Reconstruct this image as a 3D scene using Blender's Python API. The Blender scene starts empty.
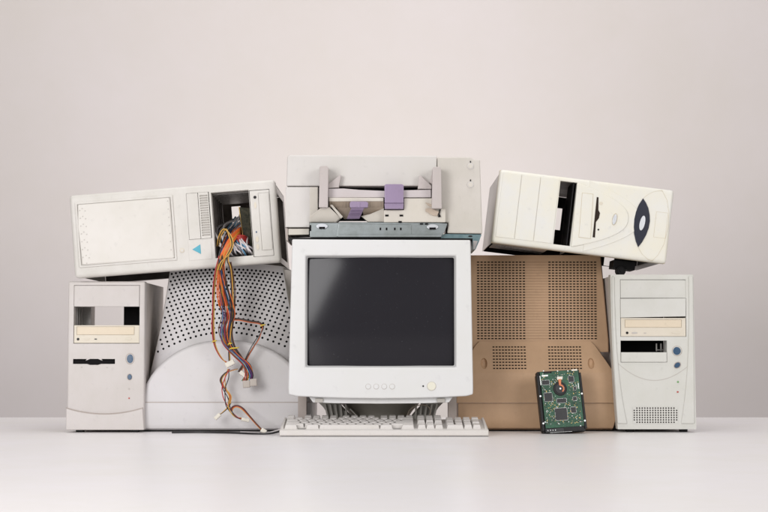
import bpy, bmesh, math, random
from mathutils import Vector, Matrix
random.seed(7)
C = bpy.context.scene.collection
S = bpy.context.scene
R = math.radians
# ------------------------------------------------------------------ camera
CH = 0.2066; CD = 3.8; F = 1600.0
cam_d = bpy.data.cameras.new('camera'); cam = bpy.data.objects.new('camera', cam_d); C.objects.link(cam)
PITCH = math.atan2(345 - 256, F)
cam.location = (0, -CD, CH); cam.rotation_euler = (math.pi/2 + PITCH, 0, 0)
cam_d.lens = 36*F/768; cam_d.sensor_width = 36; cam_d.clip_end = 60; cam_d.clip_start = 0.05
S.camera = cam
CO = Vector((0, -CD, CH)); CR = Matrix.Rotation(math.pi/2 + PITCH, 3, 'X')
def ray(px, py): return CR @ Vector(((px-384)/F, -(py-256)/F, -1.0))
def W(px, py, Y):                       # photo pixel -> world point at depth Y
    d = ray(px, py); return CO + d*((Y+CD)/d.y)
# ------------------------------------------------------------------ frames
class Frame:
    def __init__(s, px, py, Y, roll=0, yaw=0, lean=0, z=None):
        s.o = W(px, py, Y)
        if z is not None: s.o.z = z
        s.e = (R(lean), R(roll), R(yaw))
        from mathutils import Euler
        s.m = Matrix.Translation(s.o) @ Euler(s.e, 'XYZ').to_matrix().to_4x4()
        s.i = s.m.inverted(); s.root = None
    def L(s, px, py, d=0.0):            # photo pixel -> local point on the local plane y = d
        o = s.i @ CO; v = s.i.to_3x3() @ ray(px, py)
        return o + v*((d-o.y)/v.y)
    def B(s, x0, y0, x1, y1, d=0.0):    # pixel rectangle -> local x0,x1,z0,z1
        a = s.L(x0, y1, d); b = s.L(x1, y0, d); c = s.L(x1, y1, d); e = s.L(x0, y0, d)
        return (a.x+e.x)/2, (b.x+c.x)/2, (a.z+c.z)/2, (b.z+e.z)/2
    def thing(s, name, label, cat, group=None):
        r = bpy.data.objects.new(name, None); C.objects.link(r)
        r.location = s.o; r.rotation_euler = s.e; r.empty_display_size = .05
        r['label'] = label; r['category'] = cat
        if group: r['group'] = group
        s.root = r; return r
# ------------------------------------------------------------------ materials
def plastic(name, col, rough=.45, var=.05, grime=None, gs=6., bump=.02, metal=0., bscale=900, fine=True):
    m = bpy.data.materials.new(name); m.use_nodes = True; nt = m.node_tree; n = nt.nodes; l = nt.links
    b = n['Principled BSDF']; b.inputs['Roughness'].default_value = rough; b.inputs['Metallic'].default_value = metal
    tc = n.new('ShaderNodeTexCoord')
    no = n.new('ShaderNodeTexNoise'); no.inputs['Scale'].default_value = gs; no.inputs['Detail'].default_value = 8
    no.inputs['Roughness'].default_value = .65
    l.new(tc.outputs['Object'], no.inputs['Vector'])
    mr = n.new('ShaderNodeMapRange'); mr.inputs['From Min'].default_value = .35; mr.inputs['From Max'].default_value = .7
    l.new(no.outputs['Fac'], mr.inputs['Value'])
    mx = n.new('ShaderNodeMix'); mx.data_type = 'RGBA'
    g = grime if grime else tuple(c*(1-var*2.2)*(1 if i < 2 else .95) for i, c in enumerate(col))
    mx.inputs['A'].default_value = (*col, 1); mx.inputs['B'].default_value = (*g, 1)
    l.new(mr.outputs['Result'], mx.inputs['Factor'])
    out = mx.outputs['Result']
    # small specks / smudges of dirt
    if fine:
        n2 = n.new('ShaderNodeTexNoise'); n2.inputs['Scale'].default_value = gs*14; n2.inputs['Detail'].default_value = 6
        l.new(tc.outputs['Object'], n2.inputs['Vector'])
        r2 = n.new('ShaderNodeMapRange'); r2.inputs['From Min'].default_value = .62; r2.inputs['From Max'].default_value = .78
        r2.inputs['To Max'].default_value = .35
        l.new(n2.outputs['Fac'], r2.inputs['Value'])
        m2 = n.new('ShaderNodeMix'); m2.data_type = 'RGBA'; m2.inputs['B'].default_value = (*[c*.72 for c in col], 1)
        l.new(r2.outputs['Result'], m2.inputs['Factor']); l.new(out, m2.inputs['A']); out = m2.outputs['Result']
    l.new(out, b.inputs['Base Color'])
    rr = n.new('ShaderNodeMapRange'); rr.inputs['To Min'].default_value = max(.03, rough-.07); rr.inputs['To Max'].default_value = rough+.1
    l.new(no.outputs['Fac'], rr.inputs['Value']); l.new(rr.outputs['Result'], b.inputs['Roughness'])
    if bump:
        n3 = n.new('ShaderNodeTexNoise'); n3.inputs['Scale'].default_value = bscale; n3.inputs['Detail'].default_value = 2
        l.new(tc.outputs['Object'], n3.inputs['Vector'])
        bp = n.new('ShaderNodeBump'); bp.inputs['Strength'].default_value = bump*6; bp.inputs['Distance'].default_value = .0004
        l.new(n3.outputs['Fac'], bp.inputs['Height']); l.new(bp.outputs['Normal'], b.inputs['Normal'])
    return m
M = {}
M['caseA'] = plastic('warm_white_plastic', (.66, .635, .60), var=.08)
M['panelA'] = plastic('cream_panel_plastic', (.67, .64, .60), var=.05, gs=4)
M['slatA'] = plastic('greyed_slats', (.50, .47, .44), var=.05)
M['case1'] = plastic('grey_white_plastic', (.60, .56, .545), var=.05)
M['side1'] = plastic('scuffed_side_paint', (.64, .58, .55), var=.12, gs=9, rough=.5)
M['caseR'] = plastic('yellowed_white_plastic', (.69, .685, .65), var=.05, grime=(.73, .69, .55))
M['edgeR'] = plastic('yellowed_edge', (.60, .53, .40), var=.08)
M['sideR'] = plastic('grey_painted_side', (.62, .59, .575), var=.08)
M['caseT'] = plastic('greenish_white_plastic', (.63, .625, .59), var=.05)
M['cd'] = plastic('beige_drive_plastic', (.68, .62, .52), var=.04)
M['cdtray'] = plastic('tan_tray_plastic', (.70, .60, .46), var=.04)
M['bezel'] = plastic('cool_white_plastic', (.66, .66, .66), var=.02, gs=3)
M['btn'] = plastic('ivory_button', (.72, .70, .60), var=.03)
M['housing'] = plastic('grey_housing', (.42, .40, .37), var=.06)
M['post'] = plastic('brownish_post', (.42, .36, .33), var=.08, gs=20)
M['lilac'] = plastic('lilac_white_plastic', (.635, .615, .625), var=.03, gs=4)
M['flank'] = plastic('shaded_beige_plastic', (.58, .55, .50), var=.06, gs=4)  # beige puts the shaded look of the monitor's flank into the colour
M['brown'] = plastic('tan_brown_plastic', (.50, .32, .19), var=.10, gs=5, rough=.5)
M['brown2'] = plastic('brown_groove_shade', (.41, .26, .15), var=.10, gs=5, rough=.45)  # darker brown paints shade into the shallow grooves of the slotted housing
M['slot'] = plastic('slot_floor', (.03, .02, .015), bump=0, fine=False)
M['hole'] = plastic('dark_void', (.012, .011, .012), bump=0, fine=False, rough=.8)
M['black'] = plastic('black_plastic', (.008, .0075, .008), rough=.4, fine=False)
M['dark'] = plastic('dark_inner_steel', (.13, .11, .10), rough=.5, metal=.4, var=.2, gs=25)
M['steel'] = plastic('galvanised_steel', (.30, .33, .335), rough=.38, metal=.75, var=.14, gs=30)
M['steel2'] = plastic('dull_steel', (.42, .40, .39), rough=.45, metal=.7, var=.12, gs=20)
M['teal'] = plastic('teal_coated_steel', (.10, .17, .19), rough=.4, metal=.4, var=.3, grime=(.22, .30, .30), gs=30)
M['print'] = plastic('pale_printer_plastic', (.61, .585, .565), var=.03, gs=4)
M['printc'] = plastic('cream_printer_plastic', (.62, .58, .52), var=.05, gs=6)
M['printt'] = plastic('tan_printer_inner', (.50, .41, .33), var=.08, gs=12)
M['guide'] = plastic('pinkish_grey_plastic', (.50, .45, .44), var=.05)
M['paper'] = plastic('paper_tray_grey', (.56, .51, .52), var=.05)
M['purple'] = plastic('purple_plastic', (.29, .22, .34), rough=.35, var=.06, gs=10)
M['key'] = plastic('keycap_white', (.63, .60, .58), var=.04, gs=12)
M['kbd'] = plastic('keyboard_case', (.63, .60, .58), var=.03, gs=6)
M['kwell'] = plastic('key_well', (.25, .2, .18), var=.1)
M['blue'] = plastic('blue_button', (.03, .085, .17), rough=.25, fine=False, var=.1)
M['cyan'] = plastic('cyan_badge', (.03, .34, .46), rough=.3, fine=False)
M['navy'] = plastic('navy_badge', (.018, .02, .035), rough=.3, fine=False)
M['silver'] = plastic('silver_badge', (.62, .64, .68), rough=.3, metal=.3, fine=False)
M['ledr'] = plastic('red_indicator', (.45, .06, .04), rough=.3, fine=False)
M['ledg'] = plastic('green_indicator', (.15, .35, .12), rough=.3, fine=False)
M['chip'] = plastic('chip_epoxy', (.014, .014, .016), rough=.35, fine=False)
M['gold'] = plastic('gold_contacts', (.55, .38, .15), rough=.35, metal=.8, fine=False)
M['tin'] = plastic('tinned_pads', (.55, .56, .56), rough=.35, metal=.6, fine=False)
M['orange'] = plastic('orange_flex', (.62, .18, .06), rough=.4, fine=False)
M['conn'] = plastic('nylon_connector', (.74, .70, .62), rough=.4, fine=False)
M['conn2'] = plastic('grey_nylon_connector', (.45, .40, .36), rough=.4, fine=False)
for k, c in dict(w_red=(.50, .03, .03), w_orange=(.72, .15, .03), w_yellow=(.60, .33, .05), w_black=(.02, .018, .02), w_blue=(.03, .08, .26),
                 w_green=(.03, .22, .07), w_purple=(.09, .03, .14), w_white=(.70, .66, .68), w_brown=(.13, .05, .03), w_grey=(.3, .28, .3), w_sky=(.10, .26, .42)).items():
    M[k] = plastic(k.replace('w_', '')+'_insulation', c, rough=.35, fine=False, bump=0)
def pcb(name):
    m = plastic(name, (.008, .095, .042), rough=.45, var=.3, gs=40, fine=False)
    nt = m.node_tree; n = nt.nodes; l = nt.links; b = n['Principled BSDF']
    tc = n.new('ShaderNodeTexCoord'); v = n.new('ShaderNodeTexVoronoi'); v.inputs['Scale'].default_value = 330; v.distance = 'CHEBYCHEV'
    l.new(tc.outputs['Object'], v.inputs['Vector'])
    mr = n.new('ShaderNodeMapRange'); mr.inputs['From Min'].default_value = .12; mr.inputs['From Max'].default_value = .2
    mr.inputs['To Min'].default_value = .4; mr.inputs['To Max'].default_value = 0
    l.new(v.outputs['Distance'], mr.inputs['Value'])
    mx = n.new('ShaderNodeMix'); mx.data_type = 'RGBA'; mx.inputs['B'].default_value = (.16, .26, .15, 1)
    src = b.inputs['Base Color'].links[0].from_socket
    l.new(mr.outputs['Result'], mx.inputs['Factor']); l.new(src, mx.inputs['A']); l.new(mx.outputs['Result'], b.inputs['Base Color'])
    return m
M['pcb'] = pcb('green_circuit_board'); M['pcbd'] = plastic('dark_board', (.02, .025, .018), rough=.5, var=.5, grime=(.10, .09, .06), gs=120)
def glass():
    m = bpy.data.materials.new('dark_tube_glass'); m.use_nodes = True; b = m.node_tree.nodes['Principled BSDF']
    b.inputs['Base Color'].default_value = (.022, .022, .026, 1); b.inputs['Roughness'].default_value = .13
    b.inputs['Specular IOR Level'].default_value = .2
    n = m.node_tree.nodes; l = m.node_tree.links
    tc = n.new('ShaderNodeTexCoord'); no = n.new('ShaderNodeTexNoise'); no.inputs['Scale'].default_value = 240; no.inputs['Detail'].default_value = 5
    l.new(tc.outputs['Object'], no.inputs['Vector'])
    mr = n.new('ShaderNodeMapRange'); mr.inputs['From Min'].default_value = .66; mr.inputs['From Max'].default_value = .8
    l.new(no.outputs['Fac'], mr.inputs['Value'])
    mx = n.new('ShaderNodeMix'); mx.data_type = 'RGBA'; mx.inputs['A'].default_value = (.018, .017, .021, 1); mx.inputs['B'].default_value = (.05, .05, .055, 1)
    l.new(mr.outputs['Result'], mx.inputs['Factor']); l.new(mx.outputs['Result'], b.inputs['Base Color'])
    return m
M['glass'] = glass()
M['printr'] = plastic('right_block_cream', (.58, .545, .50), var=.06, gs=6)  # duller cream for the printer's right block
for k_, v_ in dict(hole=.05, slot=.1, black=.25, chip=.3, navy=.3).items(): M[k_].node_tree.nodes['Principled BSDF'].inputs['Specular IOR Level'].default_value = v_
# ------------------------------------------------------------------ mesh helpers
def finish(bm, name, mats, parent=None, bevel=0., seg=2, smooth=True, ang=38, label=None, dissolve=False, stuff=False):
    if dissolve: bmesh.ops.dissolve_limit(bm, angle_limit=R(1), verts=bm.verts, edges=bm.edges)
    bmesh.ops.recalc_face_normals(bm, faces=bm.faces)
    if bevel:
        ed = [e for e in bm.edges if len(e.link_faces) == 2 and e.calc_face_angle(0) > R(32)]
        bmesh.ops.bevel(bm, geom=ed, offset=bevel, segments=seg, profile=.5, affect='EDGES', clamp_overlap=True)
    me = bpy.data.meshes.new(name); bm.to_mesh(me); bm.free()
    for m in (mats if isinstance(mats, (list, tuple)) else [mats]): me.materials.append(M[m] if isinstance(m, str) else m)
    o = bpy.data.objects.new(name, me); C.objects.link(o)
    if smooth:
        me.polygons.foreach_set('use_smooth', [True]*len(me.polygons)); me.set_sharp_from_angle(angle=R(ang))
        if bevel:
            w = o.modifiers.new('wn', 'WEIGHTED_NORMAL'); w.keep_sharp = True
    if parent: o.parent = parent
    if label: o['label'] = label
    if stuff: o['kind'] = 'stuff'
    return o
def round_outer(bm, x0, x1, z0, z1, y, rad, seg=5):
    bmesh.ops.dissolve_limit(bm, angle_limit=R(1), verts=bm.verts, edges=bm.edges)
    e = 1e-5; on = lambda v: v.co.x < x0+e or v.co.x > x1-e or v.co.z < z0+e or v.co.z > z1-e
    ed = []
    for g in bm.edges:
        a, b = g.verts
        if on(a) and on(b) and len(g.link_faces) == 2 and g.calc_face_angle(0) > R(40) and (a.co.y < y+e or b.co.y < y+e): ed.append(g)
    bmesh.ops.bevel(bm, geom=ed, offset=rad, segments=seg, profile=.5, affect='EDGES', clamp_overlap=True)
def box(bm, x0, x1, y0, y1, z0, z1, mi=0, mat=None):
    vs = [bm.verts.new((x, y, z)) for x in (x0, x1) for y in (y0, y1) for z in (z0, z1)]
    if mat is not None:
        for v in vs: v.co = mat @ v.co
    for f in ((0, 1, 3, 2), (4, 6, 7, 5), (0, 4, 5, 1), (2, 3, 7, 6), (0, 2, 6, 4), (1, 5, 7, 3)):
        fc = bm.faces.new([vs[i] for i in f]); fc.material_index = mi
    return vs
def BX(name, mat, parent, x0, x1, y0, y1, z0, z1, bevel=.0015, **k):
    bm = bmesh.new(); box(bm, x0, x1, y0, y1, z0, z1); return finish(bm, name, mat, parent, bevel, **k)
def prism(bm, pts, y0, y1, mi=0):       # pts: (x,z) outline, extruded along y
    a = [bm.verts.new((p[0], y0, p[1])) for p in pts]; b = [bm.verts.new((p[0], y1, p[1])) for p in pts]
    n = len(pts); fs = [bm.faces.new(a), bm.faces.new(b[::-1])]
    for i in range(n): fs.append(bm.faces.new((a[i], b[i], b[(i+1) % n], a[(i+1) % n])))
    for f in fs: f.material_index = mi
    return fs
def PR(name, mat, parent, pts, y0, y1, bevel=.0015, **k):
    bm = bmesh.new(); prism(bm, pts, y0, y1); return finish(bm, name, mat, parent, bevel, **k)
def PP(name, mat, fr, pix, d0, d1, bevel=.0015, parent=None, **k):     # prism from a pixel outline
    return PR(name, mat, parent or fr.root, [(p.x, p.z) for p in (fr.L(x, y, d0) for x, y in pix)], d0, d1, bevel, **k)
def PB(name, mat, fr, x0, y0, x1, y1, d0, d1, bevel=.0012, parent=None, **k):   # box from a pixel rectangle
    a, b, c, d = fr.B(x0, y0, x1, y1, d0); return BX(name, mat, parent or fr.root, a, b, d0, d1, c, d, bevel, **k)
def ell(cx, cz, rx, rz, n=24, rot=0):
    return [(cx+math.cos(t)*rx*math.cos(rot)-math.sin(t)*rz*math.sin(rot), cz+math.cos(t)*rx*math.sin(rot)+math.sin(t)*rz*math.cos(rot)) for t in (2*math.pi*i/n for i in range(n))]
def PE(name, mat, fr, px, py, rx, ry, d0, d1, bevel=.0006, rot=0, parent=None, **k):  # elliptical button
    c = fr.L(px, py, d0); s = (CD)/F
    return PR(name, mat, parent or fr.root, ell(c.x, c.z, rx*s, ry*s, 24, rot), d0, d1, bevel, **k)
def holeplate(bm, x0, x1, z0, z1, y0, y1, holes, mi=0):
    xs = sorted({x0, x1, *[h[0] for h in holes], *[h[1] for h in holes]}); zs = sorted({z0, z1, *[h[2] for h in holes], *[h[3] for h in holes]})
    solid = {}
    for i in range(len(xs)-1):
        for j in range(len(zs)-1):
            cx = (xs[i]+xs[i+1])/2; cz = (zs[j]+zs[j+1])/2
            solid[i, j] = not any(h[0] < cx < h[1] and h[2] < cz < h[3] for h in holes)
    cache = {}
    def V(i, j, k):
        if (i, j, k) not in cache: cache[i, j, k] = bm.verts.new((xs[i], (y0, y1)[k], zs[j]))
        return cache[i, j, k]
    for (i, j), s in solid.items():
        if not s: continue
        fs = [[V(i, j, 0), V(i+1, j, 0), V(i+1, j+1, 0), V(i, j+1, 0)], [V(i, j, 1), V(i, j+1, 1), V(i+1, j+1, 1), V(i+1, j, 1)]]
        if not solid.get((i-1, j)): fs.append([V(i, j, 0), V(i, j+1, 0), V(i, j+1, 1), V(i, j, 1)])
        if not solid.get((i+1, j)): fs.append([V(i+1, j, 0), V(i+1, j, 1), V(i+1, j+1, 1), V(i+1, j+1, 0)])
        if not solid.get((i, j-1)): fs.append([V(i, j, 0), V(i, j, 1), V(i+1, j, 1), V(i+1, j, 0)])
        if not solid.get((i, j+1)): fs.append([V(i, j+1, 0), V(i+1, j+1, 0), V(i+1, j+1, 1), V(i, j+1, 1)])
        for f in fs: bm.faces.new(f).material_index = mi
def HP(name, mat, parent, x0, x1, z0, z1, y0, y1, holes, bevel=.0012, **k):
    bm = bmesh.new(); holeplate(bm, x0, x1, z0, z1, y0, y1, holes); return finish(bm, name, mat, parent, bevel, dissolve=True, **k)
def tube(bm, pts, r, n=8, mi=0, cap=True):
    # Catmull-Rom through pts
    P = [Vector(p) for p in pts]; Q = []
    E = [P[0]*2-P[1]]+P+[P[-1]*2-P[-2]]
    for i in range(1, len(E)-2):
        a, b, c, d = E[i-1:i+3]
        for k in range(6):
            t = k/6; Q.append(.5*((2*b)+(c-a)*t+(2*a-5*b+4*c-d)*t*t+(3*b-a-3*c+d)*t**3))
    Q.append(P[-1])
    up = Vector((0, 1, 0)); rings = []
    for i, q in enumerate(Q):
        t = (Q[min(i+1, len(Q)-1)]-Q[max(i-1, 0)]).normalized()
        u = (up - t*up.dot(t))
        if u.length < 1e-3: u = t.orthogonal()
        u.normalize(); v = t.cross(u); up = u
        rings.append([bm.verts.new(q+(u*math.cos(2*math.pi*k/n)+v*math.sin(2*math.pi*k/n))*r) for k in range(n)])
    for a, b in zip(rings, rings[1:]):
        for k in range(n): bm.faces.new((a[k], a[(k+1) % n], b[(k+1) % n], b[k])).material_index = mi
    if cap: bm.faces.new(rings[0]).material_index = mi; bm.faces.new(rings[-1][::-1]).material_index = mi
def TB(name, mat, parent, pts, r, n=8, **k):
    bm = bmesh.new(); tube(bm, pts, r, n); return finish(bm, name, mat, parent, 0, ang=60, **k)
def sring(bm, x0, x1, z0, z1, y, t, w, mi=0):   # thin raised rectangular outline ring (for grooves / frames)
    holeplate(bm, x0, x1, z0, z1, y, y+t, [(x0+w, x1-w, z0+w, z1-w)], mi)
def holecell(bm, c, hole, yf, depth, mi=0, md=1, cache=None):
    """c: 4 (x,z) corners ccw, hole: 8 (x,z) pts or None; front surface y=yf(x,z)"""
    def V(p):
        k = (round(p[0], 6), round(p[1], 6))
        if k not in cache: cache[k] = bm.verts.new((p[0], yf(*p), p[1]))
        return cache[k]
    mid = lambda a, b: ((a[0]+b[0])/2, (a[1]+b[1])/2)
    o = [c[0], mid(c[0], c[1]), c[1], mid(c[1], c[2]), c[2], mid(c[2], c[3]), c[3], mid(c[3], c[0])]
    ov = [V(p) for p in o]
    if hole is None:
        u = []
        for v in ov:
            if v not in u: u.append(v)
        bm.faces.new(u).material_index = mi; return
    h = [bm.verts.new((p[0], yf(*p), p[1])) for p in hole]; g = [bm.verts.new((p[0], yf(*p)+depth, p[1])) for p in hole]
    for k in range(8):
        k2 = (k+1) % 8
        bm.faces.new((ov[k], ov[k2], h[k2], h[k])).material_index = mi
        f = bm.faces.new((h[k], h[k2], g[k2], g[k])); f.material_index = md
    bm.faces.new(g).material_index = md

# ------------------------------------------------------------------ setting
def simple_mat(name, col, rough, var=.03, gs=1.5, bump=0.03, bscale=300, spec=.5):
    m = plastic(name, col, rough=rough, var=var, gs=gs, bump=bump, bscale=bscale, fine=False)
    m.node_tree.nodes['Principled BSDF'].inputs['Specular IOR Level'].default_value = spec; return m
bm = bmesh.new(); TY = CH*F/(417-345)-CD
box(bm, -1.9, 1.9, -2.35, TY, -.035, 0)
tb = finish(bm, 'table_top', simple_mat('white_tabletop', (.80, .775, .79), .33, var=.02, gs=3, bump=.01), None, .003); tb['kind'] = 'structure'
bm = bmesh.new(); box(bm, -4.5, 4.5, 1.75, 1.85, -1.2, 3.2)
wl = finish(bm, 'backdrop_wall', simple_mat('pinkish_grey_wall', (.68, .63, .625), .9, var=.03, gs=.8, bump=.05, spec=.2), None, 0); wl['kind'] = 'structure'
bm = bmesh.new(); box(bm, -4.5, 4.5, -6, 1.75, -.82, -.80)
fl = finish(bm, 'floor', simple_mat('grey_floor', (.35, .33, .32), .7), None, 0); fl['kind'] = 'structure'

# ------------------------------------------------------------------ drive front shared by the towers
def disc_drive(fr, x0, y0, x1, y1, d, name='disc_drive', bits=(), tray=None, mat='cd', tmat='cdtray', depth=.05, label=None, jack=None, eject=None):
    a, b, c, e = fr.B(x0, y0, x1, y1, d)
    t = fr.B(*tray, d) if tray else None
    o = HP(name, mat, fr.root, a, b, c, e, d, d+depth, [], .001, label=label) if not t else None
    if t:
        bm = bmesh.new(); holeplate(bm, a, b, c, e, d, d+.0014, [t]); box(bm, a+.0004, b-.0004, d+.0015, d+depth, c+.0004, e-.0004)
        o = finish(bm, name, mat, fr.root, .0006, dissolve=True, label=label)
        g = .0006; BX('tray_door', tmat, o, t[0]+g, t[1]-g, d-.0006, d+.0012, t[2]+g, t[3]-g, .0008)
    for (nm, m, p, q, rx, ry) in bits:
        PE(nm, m, fr, p, q, rx, ry, d-.0012, d+.0035, .0004, parent=o)
    return o

def case_shell(fr, x0, x1, z0, z1, y0, y1, mat, t=.0015, sides='LRTB', inner='dark', back_holes=(), back=True, outer=None):
    """steel cover of a computer case: open tube of thin sheets, with a holed back plate"""
    bm = bmesh.new()
    if 'L' in sides: box(bm, x0, x0+t, y0, y1, z0, z1, 0)
    if 'R' in sides: box(bm, x1-t, x1, y0, y1, z0, z1, 0)
    if 'T' in sides: box(bm, x0+t, x1-t, y0, y1, z1-t, z1, 0)
    if 'B' in sides: box(bm, x0+t, x1-t, y0, y1, z0, z0+t, 0)
    return finish(bm, 'cover', mat, fr.root, .0006)

# ================================================================== LOWER LEFT TOWER
f = Frame(104.5, 432, 0.0, z=0)
f.thing('computer_tower', 'small upright tower at far left with an empty drive bay showing the wall', 'computer case', 'discarded computer cases')
x0, x1, z0, z1 = f.B(67.5, 281.3, 144.5, 429.6, 0)
zl = f.B(67, 281, 144, 406, 0)[2]
bay = f.B(74, 307, 139.3, 325, 0); top = f.B(74, 285.5, 139.3, 306.6, 0); cdr = f.B(74, 325, 139.3, 343.3, 0)
rec = (bay[0]-.0008, bay[1]+.0008, cdr[2]-.0008, top[3]+.0008)
flo = f.B(73, 359, 115, 364, 0)
bm = bmesh.new(); holeplate(bm, x0, x1, .02, z1, 0, .03, [rec, flo])
round_outer(bm, x0, x1, .02, z1, 0, .004)
fp = finish(bm, 'front_panel', 'case1', f.root, 0)
# base lip with curved top seam
pts = [(x0-.002, .006), (x1+.001, .006)]
arc = [f.L(px, 408.5+6*(1-((px-104.5)/38.5)**2), 0) for px in [66+i*77/16 for i in range(17)]]
zb = [(p.x, p.z) for p in arc]
PR('base_lip', 'case1', f.root, [(x0-.0008, .006), (x1+.001, .006)]+[(min(x, x1+.001), z) for x, z in zb[::-1]][:-1]+[(x0-.0008, zb[0][1])], -.006, .0325, .002, seg=3)
PR('blank_plate', 'case1', f.root, [(top[0], top[2]), (top[1], top[2]), (top[1], top[3]), (top[0], top[3])], .0015, .012, .001)
disc_drive(f, 74, 325.3, 139.3, 343.1, .0005, tray=(76.6, 326.6, 134.4, 335), bits=[('jack', 'black', 78, 339.2, 1.3, 1.3), ('volume_dial', 'cd', 87, 339.1, 2.9, .9), ('light', 'black', 95.6, 339.1, 1.4, .5), ('eject_button', 'cd', 128.6, 338.7, 3.3, 1.1)], depth=.11)
bm = bmesh.new(); c = f.L(94, 361.5, 0); s = CD/F
prism(bm, ell(c.x, c.z, 8.5*s, 4.6*s, 28), -.0008, .006)
fs = PP('lip_seam', 'post', f, [(66, 407.9)]+[(66+i*77/16, 407.4+6*(1-((i*77/16-38.5)/38.5)**2)) for i in range(17)]+[(66+i*77/16, 409.2+6.2*(1-((i*77/16-38.5)/38.5)**2)) for i in range(16, -1, -1)], -.0012, .002, 0)
finish(bm, 'floppy_surround', 'case1', f.root, .0012)
BX('floppy_slot', 'hole', f.root, flo[0]+.001, flo[1]-.001, .004, .02, flo[2], flo[3], .0)
PP('slot_notch', 'hole', f, [(74, 360.9), (86, 360.6), (90, 358.9), (98, 358.9), (102, 360.6), (114, 360.9), (114, 363.4), (102, 363.6), (98, 365), (90, 365), (86, 363.6), (74, 363.4)], -.0012, .004, .0005)
for px, py in ((81.5, 367.3), (107, 367.6)): PE('light', 'slatA', f, px, py, .8, .6, -.001, .002, .0002)
PE('button_ring', 'post', f, 130, 358.8, 4.5, 5.6, -.0006, .003, .0004); PE('button_rim', 'case1', f, 130, 358.8, 4.1, 5.2, -.0018, .003, .0014); PE('power_button', 'blue', f, 130, 358.8, 3.2, 4.4, -.003, .003, .0012)
PE('button_ring', 'post', f, 129.6, 377, 2.6, 3.3, -.0008, .003, .0003); PE('reset_button', 'blue', f, 129.6, 377, 2.1, 2.7, -.0022, .003, .0008)
PE('light', 'ledr', f, 129, 398.3, .8, .8, -.0012, .002, .0003); PE('light', 'slatA', f, 129, 389, .8, .8, -.0012, .002, .0003)
D1 = .33
case_shell(f, x0+.003, x1-.002, .01, z1-.002, .0305, D1, 'side1')
# drive cage walls and rear plate with an open window in line with the bay
hx = f.B(94, 300, 124, 330, D1-.01)
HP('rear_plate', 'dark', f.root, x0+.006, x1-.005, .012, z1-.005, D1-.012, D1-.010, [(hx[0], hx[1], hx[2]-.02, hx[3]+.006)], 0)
cx0, cx1 = bay[0]-.001, bay[1]+.001
BX('drive_rail', 'steel2', f.root, cx0, cx0+.019, .12, .122, bay[2]-.002, bay[3]+.002, 0)
bm = bmesh.new(); box(bm, cx0-.002, cx1+.002, .031, .2, cdr[2]-.012, cdr[2]-.01)
box(bm, cx0-.002, cx0, .031, .2, cdr[2]-.01, top[3]); box(bm, cx1, cx1+.002, .031, .2, cdr[2]-.01, top[3])
for i in range(3): box(bm, cx0, cx0+.0025, .04+i*.03, .043+i*.03, bay[2], bay[3]); box(bm, cx1-.003, cx1, .05+i*.04, .056+i*.04, bay[2], bay[3])
finish(bm, 'drive_cage', 'steel2', f.root, 0)
# ear left of the removed drive
q_ = f.B(123.5, 307, 142, 325, .12)
BX('bracket', 'hole', f.root, q_[0], cx1-.0005, .125, .128, bay[2]-.004, bay[3]+.004, 0)
for px in (78, 134):
    q = f.L(px, 431, 0); BX('foot', 'black', f.root, q.x-.009, q.x+.009, .02, .04, 0, .0065, .0015)
    BX('foot', 'black', f.root, q.x-.009, q.x+.009, .24, .26, 0, .0105, .0015)

# ================================================================== RIGHT TOWER
f = Frame(655, 428, 0.0, z=0)
f.thing('computer_tower', 'greenish white upright tower with curved front panel at far right', 'computer case', 'discarded computer cases')
x0, x1, z0, z1 = f.B(611, 274.6, 694, 427.3, 0)
xb0 = f.B(617.5, 275, 695.5, 427, 0)
bays = f.B(620.3, 279.5, 686, 336.7, 0); low = f.B(620.6, 340.6, 667, 362.4, 0)
# faceplate: subdivided, slightly bowed shell with openings
bm = bmesh.new(); vx0, vx1, vz0, vz1 = f.B(633, 407, 678, 423.5, -.001); holeplate(bm, x0, x1, .0075, z1, 0, .034, [bays, low, (vx0+.001, vx1-.001, vz0+.001, vz1-.001)])
bmesh.ops.subdivide_edges(bm, edges=bm.edges, cuts=1)
for v in bm.verts:
    t = (z1-v.co.z)/(z1-.0)
    if v.co.x < bays[0]-.001: v.co.x += (xb0[0]-x0)*t*t*1.0*(1 if v.co.x < x0+.001 else .5)
    if v.co.x > bays[1]+.001: v.co.x += (xb0[1]-x1)*t
finish(bm, 'front_panel', 'caseT', f.root, .004, seg=4)
RT_TOP = z1
# raised wings (the long curved ridges either side)
def wing(side):
    out = []; inn = []
    for i in range(13):
        t = i/12; y = 276+t*148
        if side < 0: a = 611.8+5.8*t*t; b = 614.5+3*t+10*t**3
        else: a = 693.3+1.6*t; b = 688.6+1.5*t-9*t**3
        out.append((a, y)); inn.append((b, y))
    return out+inn[::-1]
for sd in (-1, 1): PP('side_wing', 'caseT', f, wing(sd), -.0035, .004, .003, seg=3)
PB('blank_plate', 'caseT', f, 620.5, 279.9, 685.8, 298.1, .0015, .012, .0008)
PP('tilted_blank_plate', 'caseT', f, [(620.6, 298.6), (685.8, 298.3), (685.8, 316.4), (620.7, 317.7)], -.0035, .012, .001)
disc_drive(f, 620.9, 318, 685.7, 336.4, .0005, tray=(624.8, 319.6, 681.6, 327.6), bits=[('jack', 'black', 627.2, 332.9, 1.3, 1.3), ('volume_dial', 'slatA', 634.6, 332.9, 3.1, .9), ('light', 'slatA', 645, 333.1, 1.4, .5), ('eject_button', 'cd', 676, 332.6, 4.2, 1.1)], depth=.11)
q = f.B(621, 352.3, 666.6, 362.1, 0); BX('floppy_blank', 'caseT', f.root, q[0], q[1], -.003, .012, q[2], q[3], .0012)
q = f.B(621, 341, 667, 352, 0)
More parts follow.
